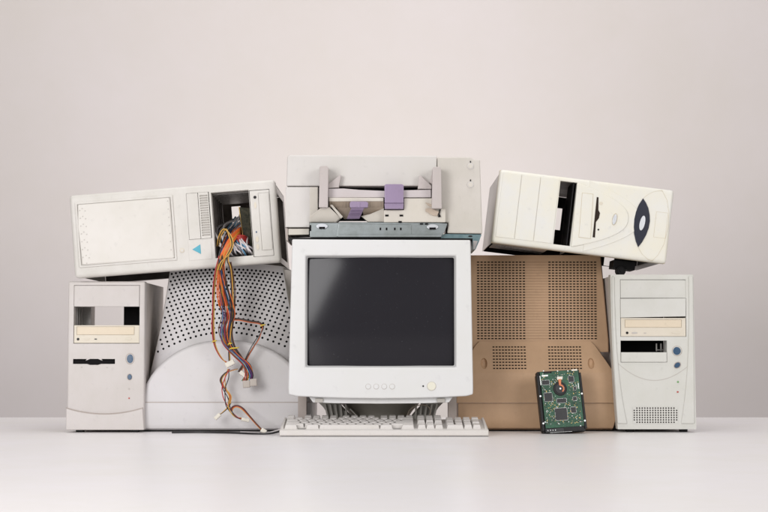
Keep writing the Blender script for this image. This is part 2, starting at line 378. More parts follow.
bm = bmesh.new(); box(bm, q[0]-.002, q[1]+.002, .10, .103, q[2]-.01, q[3]+.004)
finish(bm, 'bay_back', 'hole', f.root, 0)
bm = bmesh.new()
for px, w in ((656.5, 1.2), (661, 1.4), (664.5, .8)):
    c = f.L(px, 346.5, .04); box(bm, c.x-w*s/2, c.x+w*s/2, .04, .043, q[2]+.002, q[3]-.006)
c = f.L(660, 350, .04); box(bm, c.x-.008, c.x+.009, .04, .044, c.z-.001, c.z+.001)
finish(bm, 'contact_pins', 'steel2', f.root, 0)
PE('button_ring', 'post', f, 677, 351, 5.1, 5.1, -.0006, .003, .0003); PE('button_rim', 'caseT', f, 677, 351, 4.7, 4.7, -.0018, .003, .0013); PE('power_button', 'blue', f, 677, 351, 3.9, 4, -.0035, .003, .0014)
PE('button_ring', 'post', f, 677.4, 365.2, 3.9, 3.0, -.001, .003, .0004, rot=R(38)); PE('reset_button', 'blue', f, 677.4, 365.2, 3.2, 2.3, -.003, .003, .001, rot=R(38))
PE('light', 'ledg', f, 678, 382, 1, .9, -.0012, .002, .0003); PE('light', 'ledr', f, 677.8, 392, 1, .8, -.0012, .002, .0003)
# curved seam: a fine groove drawn as a thin inset strip following an arc
bm = bmesh.new(); arc = []
for i in range(25):
    t = i/24*2-1; arc.append((654.5+39*t, 380.5-19.5*t*t))
up = [f.L(x, y-.35, 0) for x, y in arc]; dn = [f.L(x, y+.35, 0) for x, y in arc]
prism(bm, [(p.x, p.z) for p in up]+[(p.x, p.z) for p in dn[::-1]], -.0004, .002)
finish(bm, 'front_seam', 'slatA', f.root, 0)
# round speaker vent: pierced plate
bm = bmesh.new(); cache = {}; nc, nr = 17, 7
for i in range(nc):
    for j in range(nr):
        a = vx0+(vx1-vx0)*i/nc; b = vx0+(vx1-vx0)*(i+1)/nc; c_ = vz0+(vz1-vz0)*j/nr; d_ = vz0+(vz1-vz0)*(j+1)/nr
        uu = (i+.5)/nc*2-1; vv = (j+.5)/nr*2-1
        ok = abs(uu)**4+abs(vv)**4*.55 < .98
        cx, cz = (a+b)/2, (c_+d_)/2; r = .00195
        # octagon ordered to match corner/mid points of holecell
        hh = [(cx+r*math.cos(R(225+45*k)), cz+r*math.sin(R(225+45*k))) for k in range(8)]
        holecell(bm, [(a, c_), (b, c_), (b, d_), (a, d_)], hh if ok else None, lambda x, z: -.0008, .004, 0, 1, cache)
finish(bm, 'speaker_vent', ['caseT', 'dark'], f.root, 0, smooth=False)
case_shell(f, x0+.003, x1-.002, .01, z1-.003, .0345, .40, 'sideR')
cv = bpy.data.objects[[o.name for o in f.root.children if o.name.startswith('cover')][0]]
for v in cv.data.vertices:
    if v.co.x < 0 and v.co.z < .1: v.co.x += .0145
HP('rear_plate', 'dark', f.root, x0+.02, x1-.005, .012, z1-.006, .385, .387, [], 0)
for px in (632, 686):
    q = f.L(px, 431, 0); BX('foot', 'black', f.root, q.x-.009, q.x+.009, .025, .045, 0, .0085, .0015)
    BX('foot', 'black', f.root, q.x-.009, q.x+.009, .33, .35, 0, .0105, .0015)

# ================================================================== UPPER LEFT CASE (on its side)
f = Frame(176.5, 270.2, -.04, roll=-4.5)
f.thing('computer_tower', 'cream tower lying on its side, coloured wires spilling from its open bay', 'computer case', 'discarded computer cases')
x0, x1, z0, z1 = f.B(72.5, 187, 276.5, 270.3, 0)
p = f.L(75, 278, 0); q = f.L(274, 179.3, 0); x0, z0, x1, z1 = p.x-.001, 0, q.x+.002, q.z
op = f.B(213, 191, 251, 257, 0)
cdv = f.B(251.2, 189.5, 271.8, 256.5, 0)
dr = f.B(79, 199.5, 174.5, 266, 0)       # recess for the large blank door
a1 = f.L(79.5, 206.5, 0); a2 = f.L(175, 258.3, 0)
drx0, drx1, drz0, drz1 = a1.x-.004, a2.x-.001, f.L(82.5, 266, 0).z-.001, f.L(171, 197.6, 0).z+.001
bayc = f.B(187.5, 192.5, 210.5, 239, 0)
bm = bmesh.new(); holeplate(bm, x0, x1, z0, z1, 0, .032, [(op[0], op[1], op[2], op[3]), (cdv[0]+.0, cdv[1], cdv[2], cdv[3]), (bayc[0], bayc[1], bayc[2], bayc[3])])
# shallow recess behind the door is modelled as a raised rim frame
round_outer(bm, x0, x1, z0, z1, 0, .008)
finish(bm, 'front_panel', 'caseA', f.root, 0)
bm = bmesh.new(); sring(bm, drx0-.006, drx1+.006, drz0-.003, drz1+.005, -.0035, .004, .0055)
finish(bm, 'door_rim', 'caseA', f.root, .0015, dissolve=True)
# door with embossed dimples
dots = []
for i in range(8):
    for k, xx in enumerate((.007, .0135)): dots.append((drx0+.004+xx+(.002 if i > 5 else 0), drz1-.014-i*.0185-k*.006+.003))
    dots.append((drx0+.004+.001+.0, drz1-.021-i*.0185+.006))
for i in range(8): dots.append((drx1-.006, drz1-.009-i*.0192))
bm = bmesh.new(); prism(bm, [(drx0+.002, drz0+.003), (drx1-.0, drz0+.002), (drx1-.001, drz1-.001), (drx0+.001, drz1-.001), (drx0-.001, (drz0+drz1)/2+.02)], -.0055, .004)
bmesh.ops.bevel(bm, geom=bm.edges[:], offset=.0018, segments=2, affect='EDGES')
for x, z in dots:
    if z > drz0+.006: prism(bm, ell(x, z, .0016, .0013, 10, .5), -.0063, -.004, 1)
finish(bm, 'door', ['panelA', 'slatA'], f.root, 0)
# bay column: blank strip and slotted vent
v0 = f.B(199.6, 193.5, 210, 238, 0)
PR('blank_strip', 'caseA', f.root, [(bayc[0]+.0005, bayc[2]+.0005), (v0[0]-.001, bayc[2]+.0005), (v0[0]-.001, bayc[3]-.0005), (bayc[0]+.0005, bayc[3]-.0005)], -.001, .01, .001)
holes = []; n = 17; zz0 = v0[2]+.003; zz1 = v0[3]-.003
for i in range(n):
    a = zz0+(zz1-zz0)*i/n; holes.append((v0[0]+.0035, v0[1]-.0025, a+.0016, a+(zz1-zz0)/n-.0004))
bm = bmesh.new(); holeplate(bm, v0[0], v0[1]-.0005, bayc[2]+.0005, bayc[3]-.0005, -.002, .001, holes); box(bm, v0[0]+.001, v0[1]-.001, .0012, .009, bayc[2]+.001, bayc[3]-.001, 1)
finish(bm, 'slotted_vent', ['caseA', 'slatA'], f.root, .0004, dissolve=True)
PP('badge', 'cyan', f, [(192.2, 249.5), (200.3, 244.2), (201, 254)], -.002, .002, .0006)
PP('lower_bay_plate', 'caseA', f, [(188, 240.4), (211.2, 238.8), (212.2, 258.8), (189.2, 260.8)], -.001, .002, .0008)
PE('power_button', 'cd', f, 182, 250.4, 2.2, 2.2, -.0022, .002, .0008); PE('button_centre', 'caseA', f, 182, 250.4, 1.4, 1.4, -.0028, .0, .0005)
disc_drive(f, 251.8, 190, 271.4, 256.2, -.001, name='disc_drive', mat='caseA', tmat='caseA', tray=(260, 192.5, 270.8, 250.2), label='disc drive turned on end, door closed',
           bits=[('jack', 'black', 254.9, 197.2, 1.5, 1.5), ('button', 'cd', 255.3, 205.2, 1.2, 3.2), ('light', 'blue', 256.4, 232, .7, 1), ('button', 'cd', 257.1, 239.2, 1.5, 3), ('button', 'cd', 257.6, 246.8, 1.5, 3)], depth=.16)
DU = .40
# steel body: top sheet, left end sheet; right end is an open frame, underside open
bm = bmesh.new()
box(bm, x0+.004, x1-.004, .033, DU, z1-.0045, z1-.003); box(bm, x0+.004, x0+.0055, .033, DU, z0+.004, z1-.003)
finish(bm, 'cover', 'caseA', f.root, .0005)
bm = bmesh.new()     # open end frame: lips round a big opening, sheet steel
th = Matrix.Rotation(0, 4, 'Z')
for (ya, yb, za, zb_) in ((.033, .05, z0+.002, z1-.006), (DU-.03, DU, z0+.002, z1-.006), (.05, DU-.03, z1-.022, z1-.006), (.05, DU-.03, z0+.002, z0+.016)):
    box(bm, x1-.0055, x1-.004, ya, yb, za, zb_)
finish(bm, 'end_frame', 'sideR', f.root, .0004, label='open end of the case, cover missing')
BX('underside_sill', 'sideR', f.root, x0+.006, x1-.006, .033, .046, z0+.001, z0+.0025, .0)
BX('rear_sill', 'dark', f.root, x0+.006, x1-.006, DU-.03, DU-.002, z0+.002, z0+.0035, .0)
# rear plate with a window, drive cage with punched ceiling, standing board
wq = f.B(232, 206, 241, 232, DU-.02)
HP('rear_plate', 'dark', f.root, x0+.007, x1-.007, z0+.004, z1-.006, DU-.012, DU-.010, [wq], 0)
HP('cage_ceiling', 'steel2', f.root, op[0]-.004, op[1]+.002, .04, .30, 0, .0012, [], 0)
cc = bpy.data.objects['cage_ceiling']; cc.rotation_euler = (R(90), 0, 0); cc.location = (0, 0, op[3]+.002)
# rotated so that plate lies flat: rebuild properly with punched holes
bpy.data.objects.remove(cc)
bm = bmesh.new(); xs = [op[0]+.004+i*.0165 for i in range(6)]
hol = [(x, x+.005, y, y+.006) for y in (.05, .075, .12, .16) for x in xs if not (y == .12 and x > xs[3])]
holeplate(bm, op[0]-.004, op[1]+.002, .036, .30, 0, .0012, hol)
bmesh.ops.rotate(bm, verts=bm.verts, cent=(0, 0, 0), matrix=Matrix.Rotation(R(-90), 3, 'X')); bmesh.ops.translate(bm, verts=bm.verts, vec=(0, 0, op[3]-.001))
for v in bm.verts: v.co.y = abs(v.co.y)
box(bm, op[0]-.003, op[1]+.001, .04, .29, op[3]+.0012, op[3]+.0022, 1)  # pale backing plate imitates light showing through the punched holes
finish(bm, 'cage_ceiling', ['steel2', 'conn'], f.root, 0)
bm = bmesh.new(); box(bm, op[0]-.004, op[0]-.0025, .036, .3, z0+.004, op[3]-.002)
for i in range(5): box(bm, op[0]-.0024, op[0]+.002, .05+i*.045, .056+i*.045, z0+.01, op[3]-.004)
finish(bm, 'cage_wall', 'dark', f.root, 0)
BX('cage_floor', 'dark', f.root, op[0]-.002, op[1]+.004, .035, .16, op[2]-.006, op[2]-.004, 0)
pb = [f.L(240, 207.5, .05), f.L(253.5, 210, .05), f.L(253.5, 256, .05), f.L(246.5, 255.5, .05)]
bm = bmesh.new()
va = [bm.verts.new(v) for v in ((pb[0].x-.001, .035, pb[0].z), (pb[1].x+.002, .055, pb[1].z+.003), (pb[2].x+.003, .055, pb[2].z-.002), (pb[3].x-.001, .035, pb[3].z))]
vb = [bm.verts.new(v.co+Vector((.0005, .0018, 0))) for v in va]
bm.faces.new(va); bm.faces.new(vb[::-1])
for i in range(4): bm.faces.new((va[i], va[(i+1) % 4], vb[(i+1) % 4], vb[i]))
bd = finish(bm, 'circuit_board', 'pcbd', f.root, 0)
TB('board_edge', 'gold', bd, [(pb[0].x-.0012, .035, pb[0].z), ((pb[0].x+pb[3].x)/2-.001, .035, (pb[0].z+pb[3].z)/2), (pb[3].x-.0012, .035, pb[3].z)], .0011, 6)
FA = f

# ================================================================== UPPER RIGHT CASE (on its side)
f = Frame(578, 252.7, -.05, roll=7.0)
f.thing('computer_tower', 'yellowed tower lying tilted on its side with a black almond badge', 'computer case', 'discarded computer cases')
tl = f.L(500.5, 169, 0); br = f.L(665, 263.4, 0); bl = f.L(491.5, 242.4, 0)
x0 = (tl.x+bl.x)/2; x1 = br.x+.003; z0 = 0; z1 = tl.z
ob = f.B(558, 181, 575.6, 246, 0)
op = (f.L(556.5, 215, 0).x, f.L(573.6, 215, 0).x, f.L(563, 245.3, 0).z, f.L(568, 181.5, 0).z)
bm = bmesh.new(); holeplate(bm, x0, x1, z0, z1, 0, .017, [op])
round_outer(bm, x0, x1, z0, z1, 0, .008)
# the right end is gently bowed
finish(bm, 'front_panel', 'caseR', f.root, 0)
HP('panel_edge', 'edgeR', f.root, x0+.0002, x1-.0002, z0+.0002, z1-.0002, .0172, .040, [(x0+.004, x1-.004, z0+.004, z1-.004)], .001)
w = [f.L(p, 220, 0).x for p in (502.0, 518.4, 537.2, 555.6)]
zt = f.L(503, 171.5, 0).z-.002; zb_ = f.L(495, 237, 0).z+.001
ws = [x0+.0065, x0+.0065+(w[1]-w[0])*1.0+.004]
step = (op[0]-.0015-(x0+.0075))/3
for i in range(3): BX('blank_plate', 'caseR', f.root, x0+.0075+i*step, x0+.0075+(i+1)*step-.0011, -.002, .004, zb_, zt, .0011)
BX('side_jamb', 'black', f.root, op[1]-.0085, op[1]-.0065, .005, .12, op[2], op[3], 0)
# big parabola-shaped raised panel
def q2(px, py, d=0): p = f.L(px, py, d); return (p.x, p.z)
par = []
A_ = Vector(q2(577, 183)); B_ = Vector(q2(571, 247.2)); T_ = Vector(q2(628.5, 219.5))
for i in range(25):
    t = i/24*2-1
    base = (A_+B_)/2 + (A_-B_)/2*(-t); k = 1-abs(t)**2.3
    par.append(tuple(base + (T_-(A_+B_)/2)*k))
PR('raised_panel', 'caseR', f.root, par, -.0045, .004, .0028, seg=3, label='parabola-shaped raised panel')
o1 = []
par2 = []
for i in range(25):
    t = i/24*2-1
    A2 = Vector(q2(590, 180.5)); B2 = Vector(q2(583, 251.5)); T2 = Vector(q2(641, 220.5))
    base = (A2+B2)/2 + (A2-B2)/2*(-t); par2.append(tuple(base+(T2-(A2+B2)/2)*(1-abs(t)**2.0)))
PR('panel_step', 'caseR', f.root, par2, -.0018, .003, .0014, seg=3)
PP('blank_outline', 'edgeR', f, [(582.1, 192.6), (593.4, 193.9), (590.9, 238.9), (578.6, 237.4)], -.0049, -.003, 0)
PP('floppy_blank', 'caseR', f, [(582.5, 193), (593, 194.3), (590.5, 238.5), (579, 237)], -.0058, -.003, .0008)
PP('floppy_slot', 'slot', f, [(596.8, 197), (598.6, 197.2), (598.4, 210), (600, 213), (599, 218), (596, 222), (595, 237.5), (592.6, 237.2)], -.0054, -.003, .0003)
PE('light', 'cd', f, 601.2, 203.3, 1.6, 1.6, -.0056, -.003, .0005); PE('light', 'black', f, 598.4, 229.6, .9, .9, -.0052, -.003, .0003)
PE('button_ring', 'edgeR', f, 614.7, 219.3, 2.5, 6.1, -.005, -.003, .0, rot=R(-6)); PE('power_button', 'silver', f, 614.7, 219.3, 1.9, 5.4, -.0075, -.003, .0012, rot=R(-6))
bd = PP('badge', 'navy', f, [(643.2, 198.2), (646.3, 203), (648.6, 208.5), (649.8, 215), (650, 221), (648.8, 228), (646.2, 235), (642.3, 242), (638.2, 247.2), (635.8, 241), (634.3, 234), (633.7, 227), (634.2, 219), (636, 211.5), (639, 204.5)], -.0024, .002, .001, label='black almond-shaped badge')
PE('badge_oval', 'silver', f, 642.4, 223, 2.6, 7.6, -.004, -.001, .001, rot=R(-6), parent=bd)
# arcs around the badge: thin grooves
def seam(pix, name, wd=.0007, mat='edgeR', y=-.0003):
    pts = [Vector(q2(*p)) for p in pix]; L_ = []; R_ = []
    for i, p in enumerate(pts):
        t = (pts[min(i+1, len(pts)-1)]-pts[max(i-1, 0)]).normalized(); nn = Vector((-t.y, t.x))*wd/2
        L_.append(tuple(p+nn)); R_.append(tuple(p-nn))
    return PR(name, mat, f.root, L_+R_[::-1], y, .002, 0)
seam([(643.2, 198.2), (648, 194.5), (654, 191.5), (662, 190.3)], 'panel_seam')
seam([(638.2, 247.2), (642, 254), (648, 259.5), (652, 261)], 'panel_seam')
seam([(662, 190.3), (667, 200), (669, 213), (668, 228), (664, 244), (658, 255), (652, 261)], 'panel_seam')
bm = bmesh.new(); a_ = f.B(654.8, 212, 666.8, 238, 0); sring(bm, a_[0], a_[1], a_[2], a_[3], -.0003, .001, .0006)
finish(bm, 'label_recess', 'edgeR', f.root, 0)
DR = .42
bm = bmesh.new()
box(bm, x0+.003, x1-.004, .0405, DR, z1-.0045, z1-.003)
finish(bm, 'cover', 'sideR', f.root, .0005)
BX('end_plate', 'sideR', f.root, x0+.003, x0+.0045, .0405, DR, z0+.003, z1-.005, .0004, label='grey painted end sheet with seams')
BX('end_plate', 'dark', f.root, x1-.006, x1-.0045, .031, DR, z0+.003, z1-.005, 0)
bm = bmesh.new()     # underside rails and pierced tray
box(bm, x0+.005, x1-.006, .031, .045, z0+.002, z0+.0035)
box(bm, x1-.03, x1-.006, .045, DR-.02, z0+.002, z0+.0035)
finish(bm, 'underside_rail', 'steel2', f.root, 0)
bm = bmesh.new(); hs = [(x0+.02+i*.0065, x0+.02+i*.0065+.004, .11+j*.0085, .11+j*.0085+.005) for i in range(14) for j in range(9)]
holeplate(bm, x0+.01, x0+.14, .05, .25, 0, .0012, hs)
for v in bm.verts: v.co = Vector((v.co.x, v.co.z, v.co.y + z0+.0035))
finish(bm, 'pierced_tray', 'steel2', f.root, 0)
BX('board_tray', 'dark', f.root, x0+.02, op[0]-.002, .04, .36, z0+.05, z0+.052, 0)
# rear plate with windows that show the wall through the bay
w1 = (f.L(553, 0+215, DR-.02).x, f.L(562, 215, DR-.02).x, f.L(560, 230, DR-.02).z, f.L(560, 208, DR-.02).z)
a_ = f.L(603.5, 266, DR-.012); b_ = f.L(613.5, 266, DR-.012); w2 = (a_.x, b_.x, z0+.0045, z0+.034)
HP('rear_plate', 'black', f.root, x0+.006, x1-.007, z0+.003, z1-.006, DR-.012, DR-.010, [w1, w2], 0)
bm = bmesh.new(); box(bm, op[0]-.004, op[1]+.003, .031, .2, z1-.008, z1-.006); box(bm, op[0]-.004, op[0]-.002, .031, .2, z0+.006, z1-.008); box(bm, op[1]+.001, op[1]+.003, .031, .22, z0+.006, z1-.008)
for i in range(4): box(bm, op[0]-.002, op[0]+.003, .04+i*.04, .047+i*.04, z0+.02, z1-.02)
c = f.L(561, 237, .08); box(bm, op[0]-.002, op[0]+.009, .08, .082, op[2], op[2]+.03)
finish(bm, 'drive_cage', 'steel2', f.root, 0)
# fan hanging below the case, it stands on the right tower
fanx = f.L(636, 262, .1).x
FR = f
c_ = f.i @ Vector((W(621, 265, .06).x, .06, RT_TOP+.0118))
bm = bmesh.new()
for (ra, ya, yb_) in ((.0115, .11, .135), (.0085, .105, .112), (.004, .101, .108)): prism(bm, ell(c_.x, c_.z, ra, ra, 28), ya, yb_)
box(bm, c_.x-.018, c_.x+.035, .125, .20, c_.z+.006, max(c_.z+.012, z0+.003))
finish(bm, 'fan_bracket', 'black', f.root, .0006, label='round black bracket under the case')

# ================================================================== WHITE MONITOR lying on its screen
def face_down(f, name_args, front, zsh, sh_pts, mats, topw):
    pass
f = Frame(226, 431, .02, z=0)
f.thing('computer_monitor', 'pale lilac tube monitor lying face down, round holes in its back', 'monitor', 'discarded monitors')
hw = lambda a, b, y, d=0: f.B(a, y-1, b, y, d)
bx0, bx1, bz0, bz1 = f.B(140.5, 402.3, 311.5, 430.0, 0)
# bottom band (screen surround), rounded lower edge
bm = bmesh.new()
prof = [(0.0, bz1-.0004), (0, .018), (.004, .008), (.02, .0032), (.30, .0032), (.325, .02), (.325, bz1-.0004)]
N = len(prof)
L_ = [bm.verts.new((bx0, y, z)) for y, z in prof]; R_ = [bm.verts.new((bx1, y, z)) for y, z in prof]
bm.faces.new(L_); bm.faces.new(R_[::-1])
for i in range(N): bm.faces.new((L_[i], L_[(i+1) % N], R_[(i+1) % N], R_[i]))
finish(bm, 'screen_surround', 'lilac', f.root, .0012, seg=2)
BX('tube_face', 'black', f.root, bx0+.03, bx1-.03, .03, .29, .0006, .004, .001)
BX('seam', 'post', f.root, bx0+.001, bx1-.001, -.0004, .005, bz1-.0012, bz1+.0007, 0)
# arched lower shell: solid with arched outline, gently bulging front
out = []
cxp = 226
for i in range(33):
    t = i/32*2-1; xpix = cxp+t*85.2
    yy = 402-62*(max(0, 1-abs(t)**2.25))**.62
    p = f.L(xpix, yy, .01); out.append((p.x, p.z))
out = [(bx0+.0003, bz1-.014)]+[(x, z) for x, z in out[1:-1] if z > bz1+.001]+[(bx1-.0003, bz1-.014)]
bm = bmesh.new()
prism(bm, out, .0008, .30)
finish(bm, 'lower_shell', 'lilac', f.root, .010, seg=5, ang=50)
# upper housing with perforated, backward sloping face
ztop = f.L(226, 268.8, .09).z
zbot = bz1+.03
def yfront(z, x=0):
    return .014+.055*max(0, (z-.12)/(ztop-.12))
def xe(z):      # half width of the perforated face
    t = (z-zbot)/(ztop-zbot)
    return .184-.060*min(1, t*1.0)-.004*t*t
ccx = f.L(226.5, 300, .06).x
bm = bmesh.new(); cache = {}
NC = 27; rows = []
# v rows: spacing grows downwards
cx_l = f.L(175, 268, .09)
yrow = []; y = 262.5; st = 2.5
while y < 334: yrow.append(y); st += .13; y += st
yrow.append(y); y += 6; yrow.append(y); y += 10; yrow.append(y); y += 14; yrow.append(y); yrow.append(y+14)
NR = len(yrow)
def edgepix(y): # right/left edge of face at pixel row (at edges)
    t = max(-.1, (y-266)/90); return 56.3+11*t+6.5*t*t
def P(u, v):    # u -1..1, v row value in px (centre) -> local x,z
    dr = 4+18*min(1, max(0, (v-266)/70))
    ye = v+dr*u*u; xx = 226.5+u*edgepix(ye)
    zc = f.L(226, ye, .03).z; d = yfront(zc); p = f.L(xx, ye, d); return (p.x, p.z)
yf = lambda x, z: yfront(z) + .010*(abs(x-ccx)/.13)**6*.6
for j in range(NR-1):
    off = .5 if j % 2 else 0
    ups = yrow[j]; dns = yrow[j+1]
    es = [0]+[i+off for i in range(0, NC+1) if 0 < i+off < NC]+[NC]
    mids = None
    for k in range(len(es)-1):
        u0 = es[k]/NC*2-1; u1 = es[k+1]/NC*2-1
        um = (u0+u1)/2; vm = (ups+dns)/2
        full = es[k+1]-es[k] > .9
        ok = full and 0 <= j < NR-5 and abs(um) < .965
        a, b, c_, d_ = P(u0, dns), P(u1, dns), P(u1, ups), P(u0, ups)
        cx, cz = P(um, vm); r = .0029
        hh = [(cx+r*math.cos(R(225+45*i)), cz+r*math.sin(R(225+45*i))) for i in range(8)] if ok else None
        # top two rows hide under the case: keep plain
        if vm < 267: hh = None
        holecell(bm, [a, b, c_, d_], hh, yf, .005, 0, 1, cache)
finish(bm, 'perforated_back', ['lilac', 'hole'], f.root, 0, smooth=True, ang=30)
# flanks and top closing the housing
bm = bmesh.new()
zs = [P(1, v) for v in yrow]; zl_ = [P(-1, v) for v in yrow]
def strip(pts, sgn):
    cols = []
    for (x, z) in pts:
        y0_ = yf(x, z); o = [(x, y0_, z), (x+sgn*.0015, y0_+.003, z), (x+sgn*(.006 if sgn > 0 else .002), y0_+.010, z), (x+(.028 if sgn > 0 else -.003), .19, z-.0), (x+(.030 if sgn > 0 else -.004), .27, z)]
        if z > ztop-.05: k = (z-(ztop-.05))/.05; o = [(a-sgn*.010*k*k*(1 if i > 1 else 0), b, c_-(.004*k*k*(i > 1))) for i, (a, b, c_) in enumerate(o)]
        cols.append([bm.verts.new(p) for p in o])
    for a, b in zip(cols, cols[1:]):
        for i in range(4): bm.faces.new((a[i], a[i+1], b[i+1], b[i]))
    return cols
rc = strip(zs, 1); lc = strip(zl_, -1)
tv = [bm.verts.new((P(u/10-1, yrow[0])[0], yf(*P(u/10-1, yrow[0])), P(u/10-1, yrow[0])[1])) for u in range(0, 21)]
bk = [bm.verts.new((v.co.x*1.0, .27, ztop-.012)) for v in tv]
mdv = [bm.verts.new((v.co.x, v.co.y+.012, v.co.z+.001)) for v in tv]
for i in range(20): bm.faces.new((tv[i], tv[i+1], mdv[i+1], mdv[i])); bm.faces.new((mdv[i], mdv[i+1], bk[i+1], bk[i]))
# close the top corners
bm.faces.new([mdv[-1], rc[0][2], rc[0][3], rc[0][4], bk[-1]]); bm.faces.new([mdv[0], bk[0], lc[0][4], lc[0][3], lc[0][2]])
bm.faces.new([tv[-1], rc[0][1], rc[0][2], mdv[-1]]); bm.faces.new([tv[0], mdv[0], lc[0][2], lc[0][1]])
bw = [lc[i][4] for i in range(len(lc))]; rw = [rc[i][4] for i in range(len(rc))]
for i in range(len(bw)-1): bm.faces.new((bw[i], bw[i+1], rw[i+1], rw[i]))
finish(bm, 'flank', 'flank', f.root, 0, smooth=True, ang=50)
for px in (152, 300):
    q = f.L(px, 430, .02); BX('foot', 'black', f.root, q.x-.008, q.x+.008, .03, .05, 0, .0045, .001)
FW = f; WTOP = ztop

# ================================================================== BROWN MONITOR lying on its screen
f = Frame(537, 431, .04, z=0)
f.thing('computer_monitor', 'tan brown tube monitor lying face down with a slotted back casing', 'monitor', 'discarded monitors')
bx0, bx1, bz0, bz1 = f.B(458, 403.2, 616, 430.5, 0)
bm = bmesh.new()
prof = [(0.004, bz1-.0004), (0, .030), (.004, .008), (.02, .0032), (.30, .0032), (.325, .02), (.325, bz1-.0004)]
L_ = [bm.verts.new((bx0+(.006 if z < .02 else 0), y, z)) for y, z in prof]; R_ = [bm.verts.new((bx1-(.006 if z < .02 else 0), y, z)) for y, z in prof]; N = len(prof)
bm.faces.new(L_); bm.faces.new(R_[::-1])
for i in range(N): bm.faces.new((L_[i], L_[(i+1) % N], R_[(i+1) % N], R_[i]))
finish(bm, 'screen_surround', 'brown', f.root, .0016, seg=2)
BX('tube_face', 'black', f.root, bx0+.03, bx1-.03, .03, .29, .0006, .004, .001)
# lower shell: vertical part to crease, then sloped shoulder with small slots and two oval dimples
zc = f.L(537, 374, 0).z; zs_ = f.L(537, 341.5, .04).z
SH = .030
def ysh(x, z):
    if z <= zc: return .001
    return .001+SH*(z-zc)/(zs_-zc)
def outl(z):    # half widths left/right of the shoulder
    pr = [(bz1, 616.2), (f.L(600, 400, 0).z, 616.4), (zc, 614.8), (f.L(600, 344, .03).z, 594), (zs_, 591)]
    for (za, xa), (zb2, xb) in zip(pr, pr[1:]):
        if z <= zb2+1e-9: return xa+(xb-xa)*(z-za)/(zb2-za)
    return pr[-1][1]
cxb = f.L(536.5, 380, 0).x
def xr(z): return f.L(outl(z), 380, ysh(0, z)).x
bm = bmesh.new(); cache = {}
xa_ = [f.L(px, 360, .015).x for px in (492.3, 526.5, 548, 582)]
nsl = 11; xcols = []
za0 = f.L(537, 370, .004).z; za1 = f.L(537, 345.5, .028).z; nrw = 8
zg = [bz1+.0004, (bz1+zc)/2, zc]+[za0+(za1-za0)*i/nrw for i in range(nrw+1)]+[zs_]
fr_ = [i/10 for i in range(4)]
for j in range(len(zg)-1):
    z_0, z_1 = zg[j], zg[j+1]
    rowslot = 3 <= j < 3+nrw
    def xs_at(z):
        r_ = xr(z); l_ = 2*cxb-r_
        inner = [xa_[0]+(xa_[1]-xa_[0])*i/nsl for i in range(nsl+1)]+[xa_[2]+(xa_[3]-xa_[2])*i/nsl for i in range(nsl+1)]
        return [l_, (l_+inner[0])/2]+inner+[(r_+inner[-1])/2, r_]
    A, Bq = xs_at(z_0), xs_at(z_1)
    for i in range(len(A)-1):
        slot = rowslot and (2 <= i < 2+nsl or 3+nsl <= i < 3+2*nsl)
        cs = [(A[i], z_0), (A[i+1], z_0), (Bq[i+1], z_1), (Bq[i], z_1)]
        hh = None
        if i in (1, len(A)-3) and 3 <= j < 8:      # oval finger recess spans five rows
            if j > 3: continue
            z_e = zg[8]; T5 = xs_at(z_e); oc = [(A[i], z_0), (A[i+1], z_0), (T5[i+1], z_e), (T5[i], z_e)]
            pxo = 484 if i == 1 else 591; cc_ = f.L(pxo, 363.6, ysh(0, f.L(pxo, 363.6, .01).z))
            md_ = lambda a, b: ((a[0]+b[0])/2, (a[1]+b[1])/2)
            ov = [bm.verts.new((p[0], ysh(*p), p[1])) for p in (oc[0], md_(oc[0], oc[1]), oc[1], md_(oc[1], oc[2]), oc[2], md_(oc[2], oc[3]), oc[3], md_(oc[3], oc[0]))]
            prev = None
            for kk, (rr_, dd_) in enumerate(((1, 0), (.93, .002), (.75, .005), (.4, .0075))):
                rg = [bm.verts.new((cc_.x+.0078*rr_*math.cos(R(225+15*q)), 0, cc_.z+.0132*rr_*math.sin(R(225+15*q)))) for q in range(24)]
                for v in rg: v.co.y = ysh(0, v.co.z)+dd_
                if prev is None:
                    for k in range(8): bm.faces.new((ov[k], ov[(k+1) % 8], rg[(3*k+3) % 24], rg[3*k+2], rg[3*k+1], rg[3*k]))
                else:
                    for q in range(24): bm.faces.new((prev[q], prev[(q+1) % 24], rg[(q+1) % 24], rg[q]))
                prev = rg
            bm.faces.new(prev); continue
        if slot:
            w_ = (A[i+1]-A[i])*.34; h_ = (z_1-z_0)*.2; cx = (A[i]+A[i+1])/2; cz = (z_0+z_1)/2
            hh = [(cx-w_, cz-h_), (cx, cz-h_), (cx+w_, cz-h_), (cx+w_, cz), (cx+w_, cz+h_), (cx, cz+h_), (cx-w_, cz+h_), (cx-w_, cz)]
        holecell(bm, cs, hh, ysh, .003, 0, 1, cache)
# side walls of the shell
for sgn in (1, -1):
    cols = []
    for z in [zg[0], zg[1], zc]+[zc+(zs_-zc)*k/4 for k in range(1, 5)]:
        r_ = xr(z); x_ = r_ if sgn > 0 else 2*cxb-r_
        cols.append([bm.verts.new(p) for p in ((x_, ysh(0, z), z), (x_+sgn*.002, ysh(0, z)+.006, z), (x_+sgn*.004, .1, z), (x_, .31, z))])
    for a, b in zip(cols, cols[1:]):
        for i in range(3): bm.faces.new((a[i], a[i+1], b[i+1], b[i]))
    t_ = cols[-1]
    if sgn > 0: tr = t_
    else: tl_ = t_
bm.faces.new([tr[0], tr[1], tr[2], tr[3], tl_[3], tl_[2], tl_[1], tl_[0]])
ls = finish(bm, 'lower_shell', ['brown', 'slot'], f.root, 0, ang=25)
